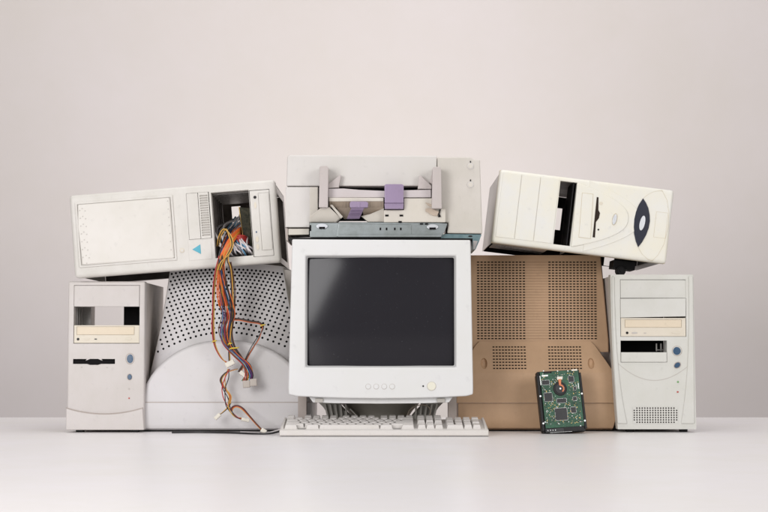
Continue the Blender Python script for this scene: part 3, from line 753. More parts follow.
# slotted upper housing
zt_ = f.L(537, 255.5, .10).z
def yb(x, z): return .034+.055*(z-zs_+.02)/(zt_-zs_+.02)
def xrb(z): t = (z-zs_)/(zt_-zs_); return 607.6+(600.4-607.6)*max(0, t)
bm = bmesh.new(); cache = {}
ysl = [340.0-i*(340-260.8)/29 for i in range(30)]
rowsz = [f.L(537, 352, .035).z]+[f.L(537, y_, yb(0, f.L(537, y_, .06).z)).z for y_ in ysl]+[zt_]
blk = [(476.5, 525.8), (548, 597.2)]
nsl = 14
for j in range(len(rowsz)-1):
    z_0, z_1 = rowsz[j], rowsz[j+1]
    def xs_at(z):
        d = yb(0, z); r_ = f.L(xrb(z), 300, d).x; l_ = 2*cxb-r_
        t = (z-zs_)/(zt_-zs_)
        o = []
        for a, b in blk:
            for i in range(nsl+1): o.append(f.L(a+(b-a)*i/nsl, 300, d).x)
        return [l_]+o+[r_]
    A, Bq = xs_at(z_0), xs_at(z_1)
    for i in range(len(A)-1):
        isin = 1 <= j < len(rowsz)-2
        slot = isin and (1 <= i < 1+nsl or 2+nsl <= i < 2+2*nsl)
        mid_ = isin and i == 1+nsl
        cs = [(A[i], z_0), (A[i+1], z_0), (Bq[i+1], z_1), (Bq[i], z_1)]
        hh = None
        if slot or mid_:
            w_ = (A[i+1]-A[i])*(.35 if slot else .5); h_ = (z_1-z_0)*(.225 if slot else .17); cx = (A[i]+A[i+1])/2; cz = (z_0+z_1)/2
            hh = [(cx-w_, cz-h_), (cx, cz-h_), (cx+w_, cz-h_), (cx+w_, cz), (cx+w_, cz+h_), (cx, cz+h_), (cx-w_, cz+h_), (cx-w_, cz)]
        holecell(bm, cs, hh, yb, .004 if slot else .0009, 0, 1 if slot else 2, cache)
for sgn in (1, -1):
    cols = []
    for z in (rowsz[0], rowsz[1], rowsz[10], rowsz[20], rowsz[-2], rowsz[-1]):
        r_ = f.L(xrb(z), 300, yb(0, z)).x; x_ = r_ if sgn > 0 else 2*cxb-r_; y_ = yb(0, z)
        cols.append([bm.verts.new(p) for p in ((x_, y_, z), (x_+sgn*.003, y_+.006, z), (x_+sgn*.012, .16, z), (x_+sgn*.012, .29, z))])
    for a, b in zip(cols, cols[1:]):
        for i in range(3): bm.faces.new((a[i], a[i+1], b[i+1], b[i]))
    if sgn > 0: tr = cols[-1]
    else: tl_ = cols[-1]
bm.faces.new([tr[0], tr[1], tr[2], tr[3], tl_[3], tl_[2], tl_[1], tl_[0]])
finish(bm, 'slotted_housing', ['brown', 'slot', 'brown2'], f.root, 0, ang=25)
for px in (480, 600):
    q = f.L(px, 430, .02); BX('foot', 'black', f.root, q.x-.008, q.x+.008, .03, .05, 0, .0045, .001)
FB = f; BTOP = zt_

# ================================================================== CENTRE MONITOR
f = Frame(381, 397, -.15)
f.o.z = 0; f.m = Matrix.Translation(f.o); f.i = f.m.inverted()
f.thing('computer_monitor', 'white tube monitor facing forward in the centre with dark blank screen', 'monitor', 'discarded monitors')
sx0, sx1, sz0, sz1 = f.B(305.4, 255.6, 456.2, 367.6, 0)
pts = [f.L(*p, 0) for p in [(292, 239.2), (470.6, 240), (473.2, 388), (473, 394.5), (466, 396.2), (440, 397.6), (410, 398.4), (381, 398.7), (350, 398.4), (322, 397.6), (297, 396.4), (288.6, 394.6), (288.2, 388)]]
O = [(p.x, p.z) for p in pts]
H = [(sx0, sz1), (sx1, sz1), (sx1, sz0), (sx0, sz0)]
bm = bmesh.new()
def ringv(L_, y): return [bm.verts.new((x, y, z)) for x, z in L_]
of = ringv(O, 0); ob_ = ringv(O, .055)
hf = ringv(H, -.0015); hi = ringv([(x+(.004 if x < 0 else -.004), z+(.004 if z < .3 else -.004)) for x, z in H], .016)
# front faces (4 trapezoids with n-gon bottom)
bm.faces.new([of[0], of[1], hf[1], hf[0]]); bm.faces.new([of[1], of[2], of[3], hf[2], hf[1]])
bm.faces.new([of[3], of[4], of[5], of[6], of[7], of[8], of[9], of[10], of[11], hf[3], hf[2]]); bm.faces.new([of[11], of[12], of[0], hf[0], hf[3]])
n_ = len(of)
for i in range(n_): bm.faces.new((of[i], of[(i+1) % n_], ob_[(i+1) % n_], ob_[i]))
for i in range(4): bm.faces.new((hf[i], hf[(i+1) % 4], hi[(i+1) % 4], hi[i]))
bz = finish(bm, 'bezel', 'bezel', f.root, .0035, seg=3, ang=45)
# back of the bezel rim
bm = bmesh.new(); holeplate(bm, O[0][0]+.002, O[1][0]-.002, O[8][1]+.004, O[0][1]-.003, .05, .054, [(sx0-.002, sx1+.002, sz0-.002, sz1+.002)])
finish(bm, 'rim', 'housing', bz, 0)
# bulging screen
bm = bmesh.new(); NX, NZ = 40, 30; g = []
cx = (sx0+sx1)/2; cz = (sz0+sz1)/2; RX = 1.15
for j in range(NZ+1):
    row = []
    for i in range(NX+1):
        x = sx0-.004+(sx1-sx0+.008)*i/NX; z = sz0-.004+(sz1-sz0+.008)*j/NZ
        row.append(bm.verts.new((x, .006+((x-cx)**2+(z-cz)**2)/(2*RX), z)))
    g.append(row)
for j in range(NZ):
    for i in range(NX): bm.faces.new((g[j][i], g[j][i+1], g[j+1][i+1], g[j+1][i]))
finish(bm, 'screen', 'glass', f.root, 0, ang=80)
for px in (368.2, 376.2, 384.2, 392.2):
    PE('button_ring', 'slatA', f, px, 386.6, 2.75, 2.75, -.0008, .003, .0004); PE('button', 'bezel', f, px, 386.6, 2.35, 2.35, -.0022, .003, .0007)
PE('light', 'black', f, 423.2, 386.2, .85, .85, -.0012, .003, .0003)
PE('button_ring', 'slatA', f, 431.6, 386.2, 4.5, 4.5, -.0008, .003, .0004); PE('power_button', 'btn', f, 431.6, 386.2, 4.05, 4.05, -.0026, .003, .0009)
# rear housing (tapering back), bottom lip tucked under the bezel
bm = bmesh.new(); secs = []
ztp = O[0][1]-.004
for (y, wx, za, zb3) in ((.054, .197, .104, ztp-.001), (.09, .195, .115, ztp-.001), (.2, .175, .135, ztp-.001), (.33, .14, .16, ztp-.012), (.42, .11, .20, ztp-.07)):
    r_ = .02; cxm = -.003
    ring = []
    for (sx, sz, a0) in ((1, 1, 0), (-1, 1, 90), (-1, -1, 180), (1, -1, 270)):
        for k in range(4):
            a = R(a0+k*30); X = cxm+sx*(wx-r_)+r_*math.cos(a); Z = (zb3-r_ if sz > 0 else za+r_)+r_*math.sin(a); ring.append(bm.verts.new((X, y, Z)))
    secs.append(ring)
for a, b in zip(secs, secs[1:]):
    for i in range(16): bm.faces.new((a[i], a[(i+1) % 16], b[(i+1) % 16], b[i]))
bm.faces.new(secs[0]); bm.faces.new(secs[-1][::-1])
finish(bm, 'rear_housing', 'housing', f.root, 0, ang=40)
q0 = f.L(311, 398.5, .01); q1 = f.L(452, 402, .01)
PP('lower_lip', 'bezel', f, [(309, 397), (453, 397), (449, 402.6), (425, 403.4), (381, 403.8), (335, 403.4), (313, 402.6)], .022, .10, .002)
for px in (319, 441): q = f.L(px, 401, .018); BX('clip', 'housing', f.root, q.x-.009, q.x+.009, .016, .03, q.z-.0035, q.z+.006, .001)
# ribbed cradle narrowing to the foot
fr0, fr1 = .05, .13
def cradle(side):
    a = []; sgn = side
    cxp = 381
    outer = [(69, 398), (63, 402), (58, 407), (54.5, 412), (52, 418), (51, 426), (51, 436)]
    inner = [(24, 436), (27, 426), (30, 418), (35, 412), (40, 407), (42, 398)]
    return [(cxp+sgn*x, y) for x, y in outer+inner]
for sd in (-1, 1):
    ck = PP('cradle', 'housing', f, cradle(sd), .175, .26, .002)
    bm = bmesh.new()
    for i in range(5):
        a = f.L(381+sd*(57-i*5.2-1), 404, .17); b = f.L(381+sd*(50-i*4.0), 430, .17)
        w_ = .0022
        pr_ = [(a.x-w_, a.z), (a.x+w_, a.z), (b.x+w_, max(.003, b.z)), (b.x-w_, max(.003, b.z))]
        prism(bm, pr_, .164, .176)
    finish(bm, 'cradle_rib', 'housing', ck, .0006)
# round bowl of the swivel foot
bm = bmesh.new(); rings = []
for (rr, z) in ((.118, .098), (.112, .085), (.098, .065), (.08, .045), (.07, .03), (.085, .018), (.11, .008), (.115, .0)):
    rings.append([bm.verts.new((-.003+rr*math.cos(2*math.pi*k/48), .30+rr*math.sin(2*math.pi*k/48), z)) for k in range(48)])
for a, b in zip(rings, rings[1:]):
    for i in range(48): bm.faces.new((a[i], a[(i+1) % 48], b[(i+1) % 48], b[i]))
bm.faces.new(rings[0][::-1]); bm.faces.new(rings[-1])
finish(bm, 'swivel_foot', 'flank', f.root, 0, ang=60)
for px in (302, 452): 
    a, b, c_, d_ = f.B(px-4, 400, px+4.6, 418, .139); BX('leg', 'post', f.root, a, b, .139, .162, 0, .122, .0015)
lp = [f.L(x, y, .16) for x, y in ((407, 417), (409, 411), (414, 406.8), (421, 405), (427, 406), (430, 409.5), (430, 414), (427, 419))]
lp = [(p.x, .160+.0005*i, max(.003, p.z)) for i, p in enumerate(lp)]
TB('wire_loop', 'printt', f.root, lp, .0011, 8)
lp = [f.L(x, y, .165) for x, y in ((350, 409), (354, 413), (358, 418))]
TB('loose_cable', 'flank', f.root, lp, .0016, 8)
FM = f

# ================================================================== KEYBOARD
f = Frame(384, 435.4, -.175, z=0)
f.thing('keyboard', 'white full-size computer keyboard lying in front of the centre monitor', 'keyboard')
kx0 = f.L(279.2, 434, 0).x; kx1 = f.L(489, 434, 0).x; KD = .155
zf = .0155; zbk = .033
def ztop_(y): return zf+(zbk-zf)*min(1, max(0, (y-.012)/(KD-.03)))
bm = bmesh.new()
prof = [(.002, .0015), (0, .004), (.001, zf-.002), (.004, zf), (.014, zf+.001)]+[(y, ztop_(y)) for y in (.03, .06, .09, .12, .135)]+[(.148, zbk-.003), (KD, zbk-.012), (KD, .006), (.15, .0015)]
secs = []
for (x, sc, rz) in ((kx0, .86, .004), (kx0+.0015, .96, .001), (kx0+.004, 1, 0), (kx1-.004, 1, 0), (kx1-.0015, .96, .001), (kx1, .86, .004)):
    secs.append([bm.verts.new((x, y*1+(.004 if sc < .9 and y < .01 else 0), z*sc)) for y, z in prof])
for a, b in zip(secs, secs[1:]):
    for i in range(len(prof)): bm.faces.new((a[i], a[(i+1) % len(prof)], b[(i+1) % len(prof)], b[i]))
bm.faces.new(secs[0]); bm.faces.new(secs[-1][::-1])
finish(bm, 'keyboard_case', 'kbd', f.root, 0, ang=35)
for x in (kx0+.03, kx1-.03): BX('foot', 'kwell', f.root, x-.01, x+.01, .13, .145, 0, .006, .001)
# rounded end cheeks (visible right end of the case)
for xa in (kx0+.0035, kx1-.0085):
    pr_ = [(.012, zf+.0005), (.018, zf+.0035)]+[(.03+i*.015, ztop_(.03+i*.015)+.0045+.001*math.sin(i/7*3.14)) for i in range(8)]+[(.146, zbk+.001), (.15, zbk-.006), (.02, zf-.004)]
    bm = bmesh.new(); a = [bm.verts.new((xa, y, z)) for y, z in pr_]; b = [bm.verts.new((xa+.005, y, z)) for y, z in pr_]
    bm.faces.new(a); bm.faces.new(b[::-1])
    for i in range(len(pr_)): bm.faces.new((a[i], b[i], b[(i+1) % len(pr_)], a[(i+1) % len(pr_)]))
    finish(bm, 'end_cheek', 'kbd', f.root, .0014)
slope = math.atan2(zbk-zf, KD-.042)
U = .01965; KX = kx0+.0105
def keymesh(w, d=U, h=.0095):
    bm = bmesh.new(); g_ = .0007
    secs = []
    for (ins, insf, z) in ((g_, g_, 0), (g_+.0006, g_+.0006, .003), (.0026, .0030, h-.0010), (.0033, .0038, h)):
        secs.append([bm.verts.new(p) for p in ((ins, insf, z), (w*U-ins, insf, z), (w*U-ins, d-ins, z), (ins, d-ins, z))])
    for a, b in zip(secs, secs[1:]):
        for i in range(4): bm.faces.new((a[i], a[(i+1) % 4], b[(i+1) % 4], b[i]))
    tv_ = secs[-1]
    # dished top
    c0 = sum((v.co for v in tv_), Vector())/4; c0.z -= .0007; cv = bm.verts.new(c0)
    for i in range(4): bm.faces.new((tv_[i], tv_[(i+1) % 4], cv))
    bm.faces.new(secs[0][::-1])
    bmesh.ops.recalc_face_normals(bm, faces=bm.faces)
    me = bpy.data.meshes.new('key'); bm.to_mesh(me); bm.free(); me.materials.append(M['key'])
    me.polygons.foreach_set('use_smooth', [True]*len(me.polygons)); me.set_sharp_from_angle(angle=R(30)); return me
km = {}
def key(name, x, row, w=1, d=1):
    k = (w, d)
    if k not in km: km[k] = keymesh(w, U*d)
    o = bpy.data.objects.new(name, km[k]); C.objects.link(o); o.parent = f.root
    y = .0135+row*U*.985+(.004 if row == 5 else 0)
    o.location = (KX+x*U, y, ztop_(y)-.0003+random.uniform(-.0003, .0003)+.0004); o.rotation_euler = (slope*.9+R([-4, -3, 0, 2, 4, 5][row]), 0, R(random.uniform(-.25, .25)))
def rowk(row, items, x=0):
    for it in items:
        if isinstance(it, tuple):
            nm, w = it
            if nm: key(nm, x, row, w)
            x += w
        else: key('key', x, row, 1); x += 1
rowk(0, [('control_key', 1.5), (None, 1), ('alt_key', 1.5), ('space_bar', 7), ('alt_key', 1.5), (None, 1), ('control_key', 1.5)])
rowk(1, [('shift_key', 2.25)]+[1]*10+[('shift_key', 2.75)])
rowk(2, [('caps_lock_key', 1.75)]+[1]*11+[('enter_key', 2.25)])
rowk(3, [('tab_key', 1.5)]+[1]*12+[('backslash_key', 1.5)])
rowk(4, [1]*13+[('backspace_key', 2)])
rowk(5, [1, (None, 1), 1, 1, 1, 1, (None, .5), 1, 1, 1, 1, (None, .5), 1, 1, 1, 1])
NXo = 15.35
for r_ in (0, 3, 4, 5): rowk(r_, [1, 1, 1], NXo)
key('key', NXo+1, 1)
PX = 18.7
rowk(0, [('zero_key', 2), 1], PX)
for r_ in (1, 2, 3): rowk(r_, [1, 1, 1], PX)
rowk(4, [1, 1, 1, 1], PX)
key('enter_key', PX+3, 0, 1, 2); key('plus_key', PX+3, 2, 1, 2)
# dark well slots beneath the missing keys of the front row
for xx in (1.55, 12.55):
    BX('key_well', 'hole', f.root, KX+xx*U, KX+(xx+.9)*U, .013, .03, zf-.001, zf+.0017, 0)
p0 = (kx0+.012, .10, .012)
wl_ = FW.L(266, 433, -.1)
TB('cord', 'w_black', f.root, [p0, (kx0-.01, .085, .006), (kx0-.03, .075, .003), (kx0-.07, .085, .0025), (kx0-.12, .12, .0025), (kx0-.2, .145, .0025), (kx0-.26, .135, .0025)], .0023, 8)
TB('cord', 'w_white', f.root, [(kx0+.012, .11, .016), (kx0-.01, .098, .009), (kx0-.035, .09, .0028), (kx0-.06, .11, .0025), (kx0-.10, .14, .0025)], .0018, 8)

# ================================================================== PRINTER
f = Frame(384, 237, -.10)
f.o.z = W(384, 239.6, -.10).z; f.m = Matrix.Translation(f.o); f.i = f.m.inverted()
f.o.z = FM.m.translation.z+O[0][1]-.001+.0016; f.m = Matrix.Translation(f.o); f.i = f.m.inverted()
f.thing('inkjet_printer', 'pale beige printer with purple paper guides on top of the centre monitor', 'printer')
PD = .24
# upper cover, left block, right block
PP('top_cover', 'print', f, [(287.2, 156.5), (289.5, 155), (437, 155.6), (437, 186), (286.4, 186)], .0, PD, .003, seg=3)
lb = PP('left_block', 'print', f, [(285.8, 186.8), (318.2, 186.8), (318.2, 222), (309.6, 222), (309.6, 227.2), (285.2, 227.2)], .0, PD, .0018)
PP('left_foot_block', 'printc', f, [(288.2, 228.6), (309, 228.6), (309, 234.6), (288.2, 235)], .004, .1, .0012)
PP('inner_frame', 'post', f, [(285.4, 228.4), (287.8, 228.4), (288.2, 241), (285.8, 240)], .002, .2, .0008)
PP('right_block', 'printr', f, [(437.3, 157), (470.5, 157), (472.5, 159), (480, 159.8), (482.4, 233.6), (447, 233.2), (448.5, 222.5), (444, 222.5), (437.6, 200)], -.004, PD, .003, seg=3)
for y_ in (166, 184.6):
    PE('button_ring', 'print', f, 470.5, y_, 3.2, 3.2, -.0062, -.002, .0008); PE('button', 'printc', f, 470.5, y_, 2.2, 2.2, -.0075, -.004, .0006)
    PB('light', 'chip', f, 470, y_-5.2, 471, y_-2.6, -.0058, -.002, .0002)
# dark throat, paper tray
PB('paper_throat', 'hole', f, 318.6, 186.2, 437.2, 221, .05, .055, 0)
PP('tray_floor', 'paper', f, [(328.6, 188.6), (343, 188.4), (360, 189.8), (384, 190.8), (404, 190.2), (431, 189.6), (431, 197.4), (328.6, 197.6)], -.02, .048, .0012)
PP('throat_side', 'printc', f, [(309.8, 187), (317.8, 187), (317.8, 215.8), (328, 216), (341, 218), (336, 222.4), (309.8, 222.4)], -.002, .05, .001)
# vertical paper guides with triangular gussets
PP('paper_guide', 'guide', f, [(319.6, 167), (320.8, 165.9), (327.2, 165.9), (328.3, 167.2), (327.8, 207.4), (318.8, 207.2)], -.05, -.01, .0015)
PP('gusset', 'guide', f, [(328.5, 184), (340.6, 174.4), (341, 176), (338.6, 187.4), (328.5, 188)], -.02, .02, .001)
PP('paper_guide', 'guide', f, [(432.6, 168), (433.8, 166.8), (440, 166.8), (441.2, 168), (441.8, 208.4), (431.8, 208.4)], -.05, -.01, .0015)
PP('gusset', 'guide', f, [(431.4, 185.6), (420, 175), (419.2, 176), (417.8, 188.8), (431.4, 189)], -.02, .02, .001)
PP('hinge_tab', 'guide', f, [(432.4, 171), (432.2, 184), (429.6, 182)], -.03, .0, .0006)
# tray front: beige lip with ribbed pocket
PP('tray_lip', 'printc', f, [(329, 197.6), (383.6, 197.8), (383.6, 201.2), (329, 201.4)], -.028, .0, .0012)
bm = bmesh.new()
a = [f.L(x, y, d) for x, y, d in ((329.4, 201.4, -.024), (350.5, 201.4, -.024), (350.5, 208, -.012), (338, 212, -.01), (329.4, 206, -.024))]
def slab(pixd, th=.003):
    va = [bm.verts.new(f.L(x, y, d)) for x, y, d in pixd]; vb = [bm.verts.new(v.co+Vector((0, th, 0))) for v in va]
    bm.faces.new(va); bm.faces.new(vb[::-1])
    for i in range(len(va)): bm.faces.new((va[i], va[(i+1) % len(va)], vb[(i+1) % len(va)], vb[i]))
slab([(329.4, 201, -.026), (383.6, 201, -.026), (383.6, 207.5, -.006), (329.4, 207.5, -.006)])
for i in range(16):
    x = 332+i*3.2; slab([(x, 201, -.0275), (x+1.1, 201, -.0275), (x+1.1, 207, -.009), (x, 207, -.009)])
finish(bm, 'ribbed_pocket', 'printt', f.root, .0003)
bm = bmesh.new()
slab([(320, 208.4, -.03), (329.4, 207.2, -.028), (340.6, 217.6, -.004), (336, 221.8, -.004), (310, 221.8, -.01), (310, 216, -.01)]); finish(bm, 'funnel_plate', 'printc', f.root, .0006)
bm = bmesh.new()
slab([(330, 205.2, -.029), (332, 204.4, -.029), (343, 216.6, -.01), (341, 218.6, -.01)]); finish(bm, 'funnel_rib', 'printc', f.root, .0005)
bm = bmesh.new()
slab([(336, 207.4, -.006), (352, 207.4, -.006), (352, 219, .02), (344, 219, .02)]); slab([(362, 207.4, -.006), (383.6, 207.4, -.006), (383.6, 214, .01), (364, 219, .02)]); finish(bm, 'pocket_wall', 'printt', f.root, .0004)
PP('pocket_cheek', 'printc', f, [(370, 214), (384, 208), (384, 221.8), (368, 221.8), (361, 216)], -.004, .02, .001)
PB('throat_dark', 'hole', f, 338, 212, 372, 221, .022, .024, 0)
# centre and right front frame
PP('front_frame', 'printc', f, [(383.8, 210), (404, 210), (404, 198.2), (432, 198.2), (432, 209), (445.5, 209), (445.5, 222.2), (383.8, 222.2)], -.022, .01, .0014)
for (a_, b_, c_, d_) in ((385.2, 214.6, 388.6, 216.4), (399.6, 214.6, 403.2, 216.4), (398.4, 221, 401.8, 222.6), (420, 223.2, 423, 224.4), (425, 223.2, 428, 224.4)): PB('notch', 'hole', f, a_, b_, c_, d_, -.0234, -.018, 0)
PP('folded_bracket', 'printt', f, [(425.4, 202.4), (433, 204.6), (433, 207.6), (428, 205.4)], -.026, -.0, .0004)
PP('folded_bracket', 'printt', f, [(425.6, 208.6), (431, 208), (439, 211.6), (437, 216), (432, 215.2), (425.6, 211)], -.027, -.0, .0004)
PP('slot', 'hole', f, [(439.4, 209.2), (441, 209), (439.6, 214), (441, 216.8), (438.2, 217)], -.0265, -.018, 0)
# purple tabs
PP('purple_tab', 'purple', f, [(384.4, 185), (386, 184), (402, 184), (403.8, 185), (403.6, 203), (384.6, 203)], -.04, -.015, .002, label='wide upright purple tab')
PP('tab_foot', 'purple', f, [(384.4, 203.2), (403.7, 203.2), (403.4, 208.8), (384.8, 208.8)], -.037, -.012, .0012, parent=None)
PP('purple_tab', 'purple', f, [(349.6, 203), (351, 201.2), (366, 201.4), (368.4, 202.6), (367.8, 207.4), (349.8, 207.6)], -.046, -.022, .0018, label='slanting purple tab')
bm = bmesh.new()
slab([(351.6, 207, -.043), (364.6, 207, -.043), (359.4, 218.8, -.01), (346.6, 219, -.01)], .004); finish(bm, 'tab_arm', 'purple', f.root, .001)
bm = bmesh.new()
for y_ in (1, 2): slab([(352.6-y_*1.4, 207.8+y_*3.2, -.044+y_*.0085), (363.4-y_*1.4, 207.8+y_*3.2, -.044+y_*.0085), (363.1-y_*1.4, 208.8+y_*3.2, -.041+y_*.0085), (352.2-y_*1.4, 208.8+y_*3.2, -.041+y_*.0085)], .002)
finish(bm, 'tab_rib', 'purple', f.root, 0)
PP('tab_post', 'purple', f, [(357.2, 201.6), (360, 201.6), (360, 207.4), (357.2, 207.4)], -.0475, -.04, .0006)
# steel chassis under it
s1 = f.L(309.4, 222.6, -.02); s2 = f.L(447, 237, -.02)
ch = PP('steel_chassis', 'steel', f, [(309.6, 222.8), (338, 222.8), (340, 221.8), (440, 222.8), (447.4, 223.4), (444.6, 231.6), (441, 237.2), (310, 237.2)], -.018, .16, .0012, label='bare galvanised metal frame under the casing')
PP('raised_strip', 'steel', f, [(338.6, 223.6), (411, 224.4), (411, 236.6), (336.4, 236.6)], -.0205, -.016, .0012, parent=ch)
PP('raised_lip', 'steel', f, [(338, 234.4), (441, 234.4), (441, 237.0), (338, 237.0)], -.0235, -.016, .001, parent=ch)
for px, py, w_, h_ in ((322, 226.8, 3, 1), (432.6, 227.4, 3.2, 1)):
    PE('dimple', 'silver', f, px, py-.6, 5.6, 2.6, -.0225, -.016, .001, parent=ch); PB('slot', 'hole', f, px-w_, py, px+w_, py+2*h_, -.0232, -.018, 0, parent=ch)
for px in (380.4, 386.6, 394.8, 400.8): PB('punched_hole', 'hole', f, px-.8, 227.6, px+.8, 230.2, -.0212, -.018, 0, parent=ch)
PB('end_slot', 'hole', f, 309.6, 225, 311.2, 231, -.0186, -.015, 0, parent=ch)
PP('base_plate', 'teal', f, [(441, 234.6), (446, 233.9), (481.6, 234.4), (479.5, 240.5), (475.6, 249.5), (472.6, 249.5), (472.6, 238.4), (441, 238.2)], -.002, .16, .0006, label='teal coated sheet steel corner')
PP('base_edge', 'steel2', f, [(473.2, 240.6), (477.8, 241), (475, 249), (473.2, 249.4)], -.0035, .0, 0)
PE('screw', 'chip', f, 470.4, 236.2, 2.1, .8, -.0035, .0, .0003)
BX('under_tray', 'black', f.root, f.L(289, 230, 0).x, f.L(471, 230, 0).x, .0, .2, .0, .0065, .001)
FP = f

# ================================================================== HARD DISK
f = Frame(565.2, 433, -.06, roll=-3.3, lean=-11, yaw=8)
f.o.z = .0036; 
from mathutils import Euler
f.m = Matrix.Translation(f.o) @ Euler(f.e, 'XYZ').to_matrix().to_4x4(); f.i = f.m.inverted()
f.thing('hard_disk', 'bare hard disk drive with green circuit board leaning against the brown monitor', 'hard disk')
HW = .0508; HH = .1465
bm = bmesh.new(); box(bm, -HW, HW, .0035, .026, 0, HH)
finish(bm, 'drive_body', 'black', f.root, .002)
for sx in (-1, 1):
    BX('side_rail', 'black', f.root, sx*HW-.003, sx*HW+.003, .0005, .02, .006, HH-.008, .0012)
    for zz in (.024, .088):
        bm = bmesh.new(); prism(bm, ell(sx*(HW-.001), zz+.0, .0024, .0024, 14), -.0012, .003); finish(bm, 'screw', 'tin', f.root, .0004)
pcbo = HP('circuit_board', 'pcb', f.root, -HW+.0055, HW-.004, .012, HH-.002, -.0012, .0008, [(-HW+.014, -HW+.034, HH-.0062, HH-.002)], 0)
HPX = lambda px, py: f.L(px, py, -.0012)
def chip(px, py, w, h, nm='chip', m='chip', t=.0016, legs=True):
    c = HPX(px, py); w *= .00232; h *= .00232
    o = BX(nm, m, pcbo, c.x-w/2, c.x+w/2, -.0012-t, -.0011, c.z-h/2, c.z+h/2, .0003)
    if legs:
        bm = bmesh.new(); n = int(w/.0009)
        for i in range(n):
            x = c.x-w/2+(i+.5)*w/n
            for s_ in (-1, 1): box(bm, x-.0002, x+.0002, -.0017, -.0012, c.z+s_*(h/2+.0006)-.0006, c.z+s_*(h/2+.0006)+.0006)
        n = int(h/.0009)
        for i in range(n):
            z = c.z-h/2+(i+.5)*h/n
            for s_ in (-1, 1): box(bm, c.x+s_*(w/2+.0006)-.0006, c.x+s_*(w/2+.0006)+.0006, -.0017, -.0012, z-.0002, z+.0002)
        if n: finish(bm, 'pins', 'tin', o, 0, smooth=False)
        else: bm.free()
for a in ((545.6, 382.6, 7.4, 4.2), (548.2, 397.2, 8, 8.4), (561.5, 400.8, 9.6, 4), (561.3, 414.2, 12, 12), (571, 379.2, 5.2, 5.6), (573.4, 410, 5.2, 5.6), (574.8, 398.7, 3.6, 3.6), (574.9, 388.4, 2.2, 3.2)): chip(*a)
chip(544.8, 375.8, 6.6, 1.7, 'label_strip', 'tin', .0008, False)
chip(574.2, 370.2, 6, 1.5, 'white_connector', 'conn', .002, False)
chip(559.4, 378.4, 5.4, 3, 'ribbon_socket', 'conn', .0028, False)
chip(540.4, 380.6, .9, 9.6, 'tin_edge', 'tin', .0006, False); chip(578.4, 386, .9, 6, 'tin_edge', 'tin', .0006, False)
bm = bmesh.new()    # small surface parts
for i in range(620):
    x = random.uniform(-HW+.008, HW-.007); z = random.uniform(.020, HH-.006)
    if (x+.001)**2+(z-.098)**2 < .018**2: continue
    w_, h_ = random.choice(((.0007, .0004), (.0004, .0007), (.0011, .0006), (.0006, .0011)))
    box(bm, x-w_, x+w_, -.0018, -.0011, z-h_, z+h_, random.choice((0, 1, 1, 2, 3, 1)))
o = finish(bm, 'surface_components', ['tin', 'chip', 'gold', 'printt'], pcbo, 0, smooth=False, stuff=True)
c = HPX(560, 388.8)
bm = bmesh.new(); prism(bm, ell(c.x, c.z, .0165, .0165, 48), -.0028, .0); sp = finish(bm, 'spindle_motor', 'black', f.root, .0012, seg=3)
bm = bmesh.new(); prism(bm, ell(c.x, c.z, .0118, .0118, 40), -.0036, -.002); finish(bm, 'motor_disc', 'chip', sp, .0006)
bm = bmesh.new(); prism(bm, ell(c.x, c.z, .0024, .0024, 16), -.0046, -.003); finish(bm, 'motor_hub', 'tin', sp, .0005)
bm = bmesh.new(); arc_ = []; arc2 = []
for k in range(12):
    a = R(95-k*14); arc_.append((c.x+.0096*math.cos(a), c.z+.0096*math.sin(a))); arc2.append((c.x+.0068*math.cos(a), c.z+.0068*math.sin(a)))
prism(bm, arc_+arc2[::-1], -.0042, -.0037)
t0 = HPX(559.3, 379.4); prism(bm, [(t0.x-.0034, t0.z), (t0.x+.0038, t0.z), (c.x+.0026, c.z+.0085), (c.x-.002, c.z+.0085)], -.0043, -.0037)
for k in range(5):
    a = R(60-k*26); prism(bm, ell(c.x+.0088*math.cos(a), c.z+.0088*math.sin(a), .0014, .0014, 10), -.0045, -.0036)
finish(bm, 'flex_ribbon', 'orange', sp, 0)
bm = bmesh.new()
a0 = f.B(563.8, 425.6, 582.6, 431.6, -.003); box(bm, a0[0], a0[1], -.0035, .012, .001, .0115)
finish(bm, 'data_connector', 'black', f.root, .0006)
bm = bmesh.new(); box(bm, -HW+.004, -.001, -.003, .012, .0015, .011); finish(bm, 'power_connector', 'chip', f.root, .0008)
bm = bmesh.new()
for i in range(4): box(bm, -HW+.009+i*.006, -HW+.0103+i*.006, -.0033, -.002, .005, .0075)
box(bm, -HW+.014, HW-.035, -.0033, -.002, .0006, .0011)
finish(bm, 'connector_pins', 'tin', f.root, 0)
for (px, py) in ((543.4, 371), (557.5, 371.2), (567.8, 371), (580.5, 426), (545, 422.2)):
    c = HPX(px, py); bm = bmesh.new(); prism(bm, ell(c.x, c.z, .0016, .0016, 12), -.0022, -.001); finish(bm, 'board_screw', 'tin', pcbo, .0003)

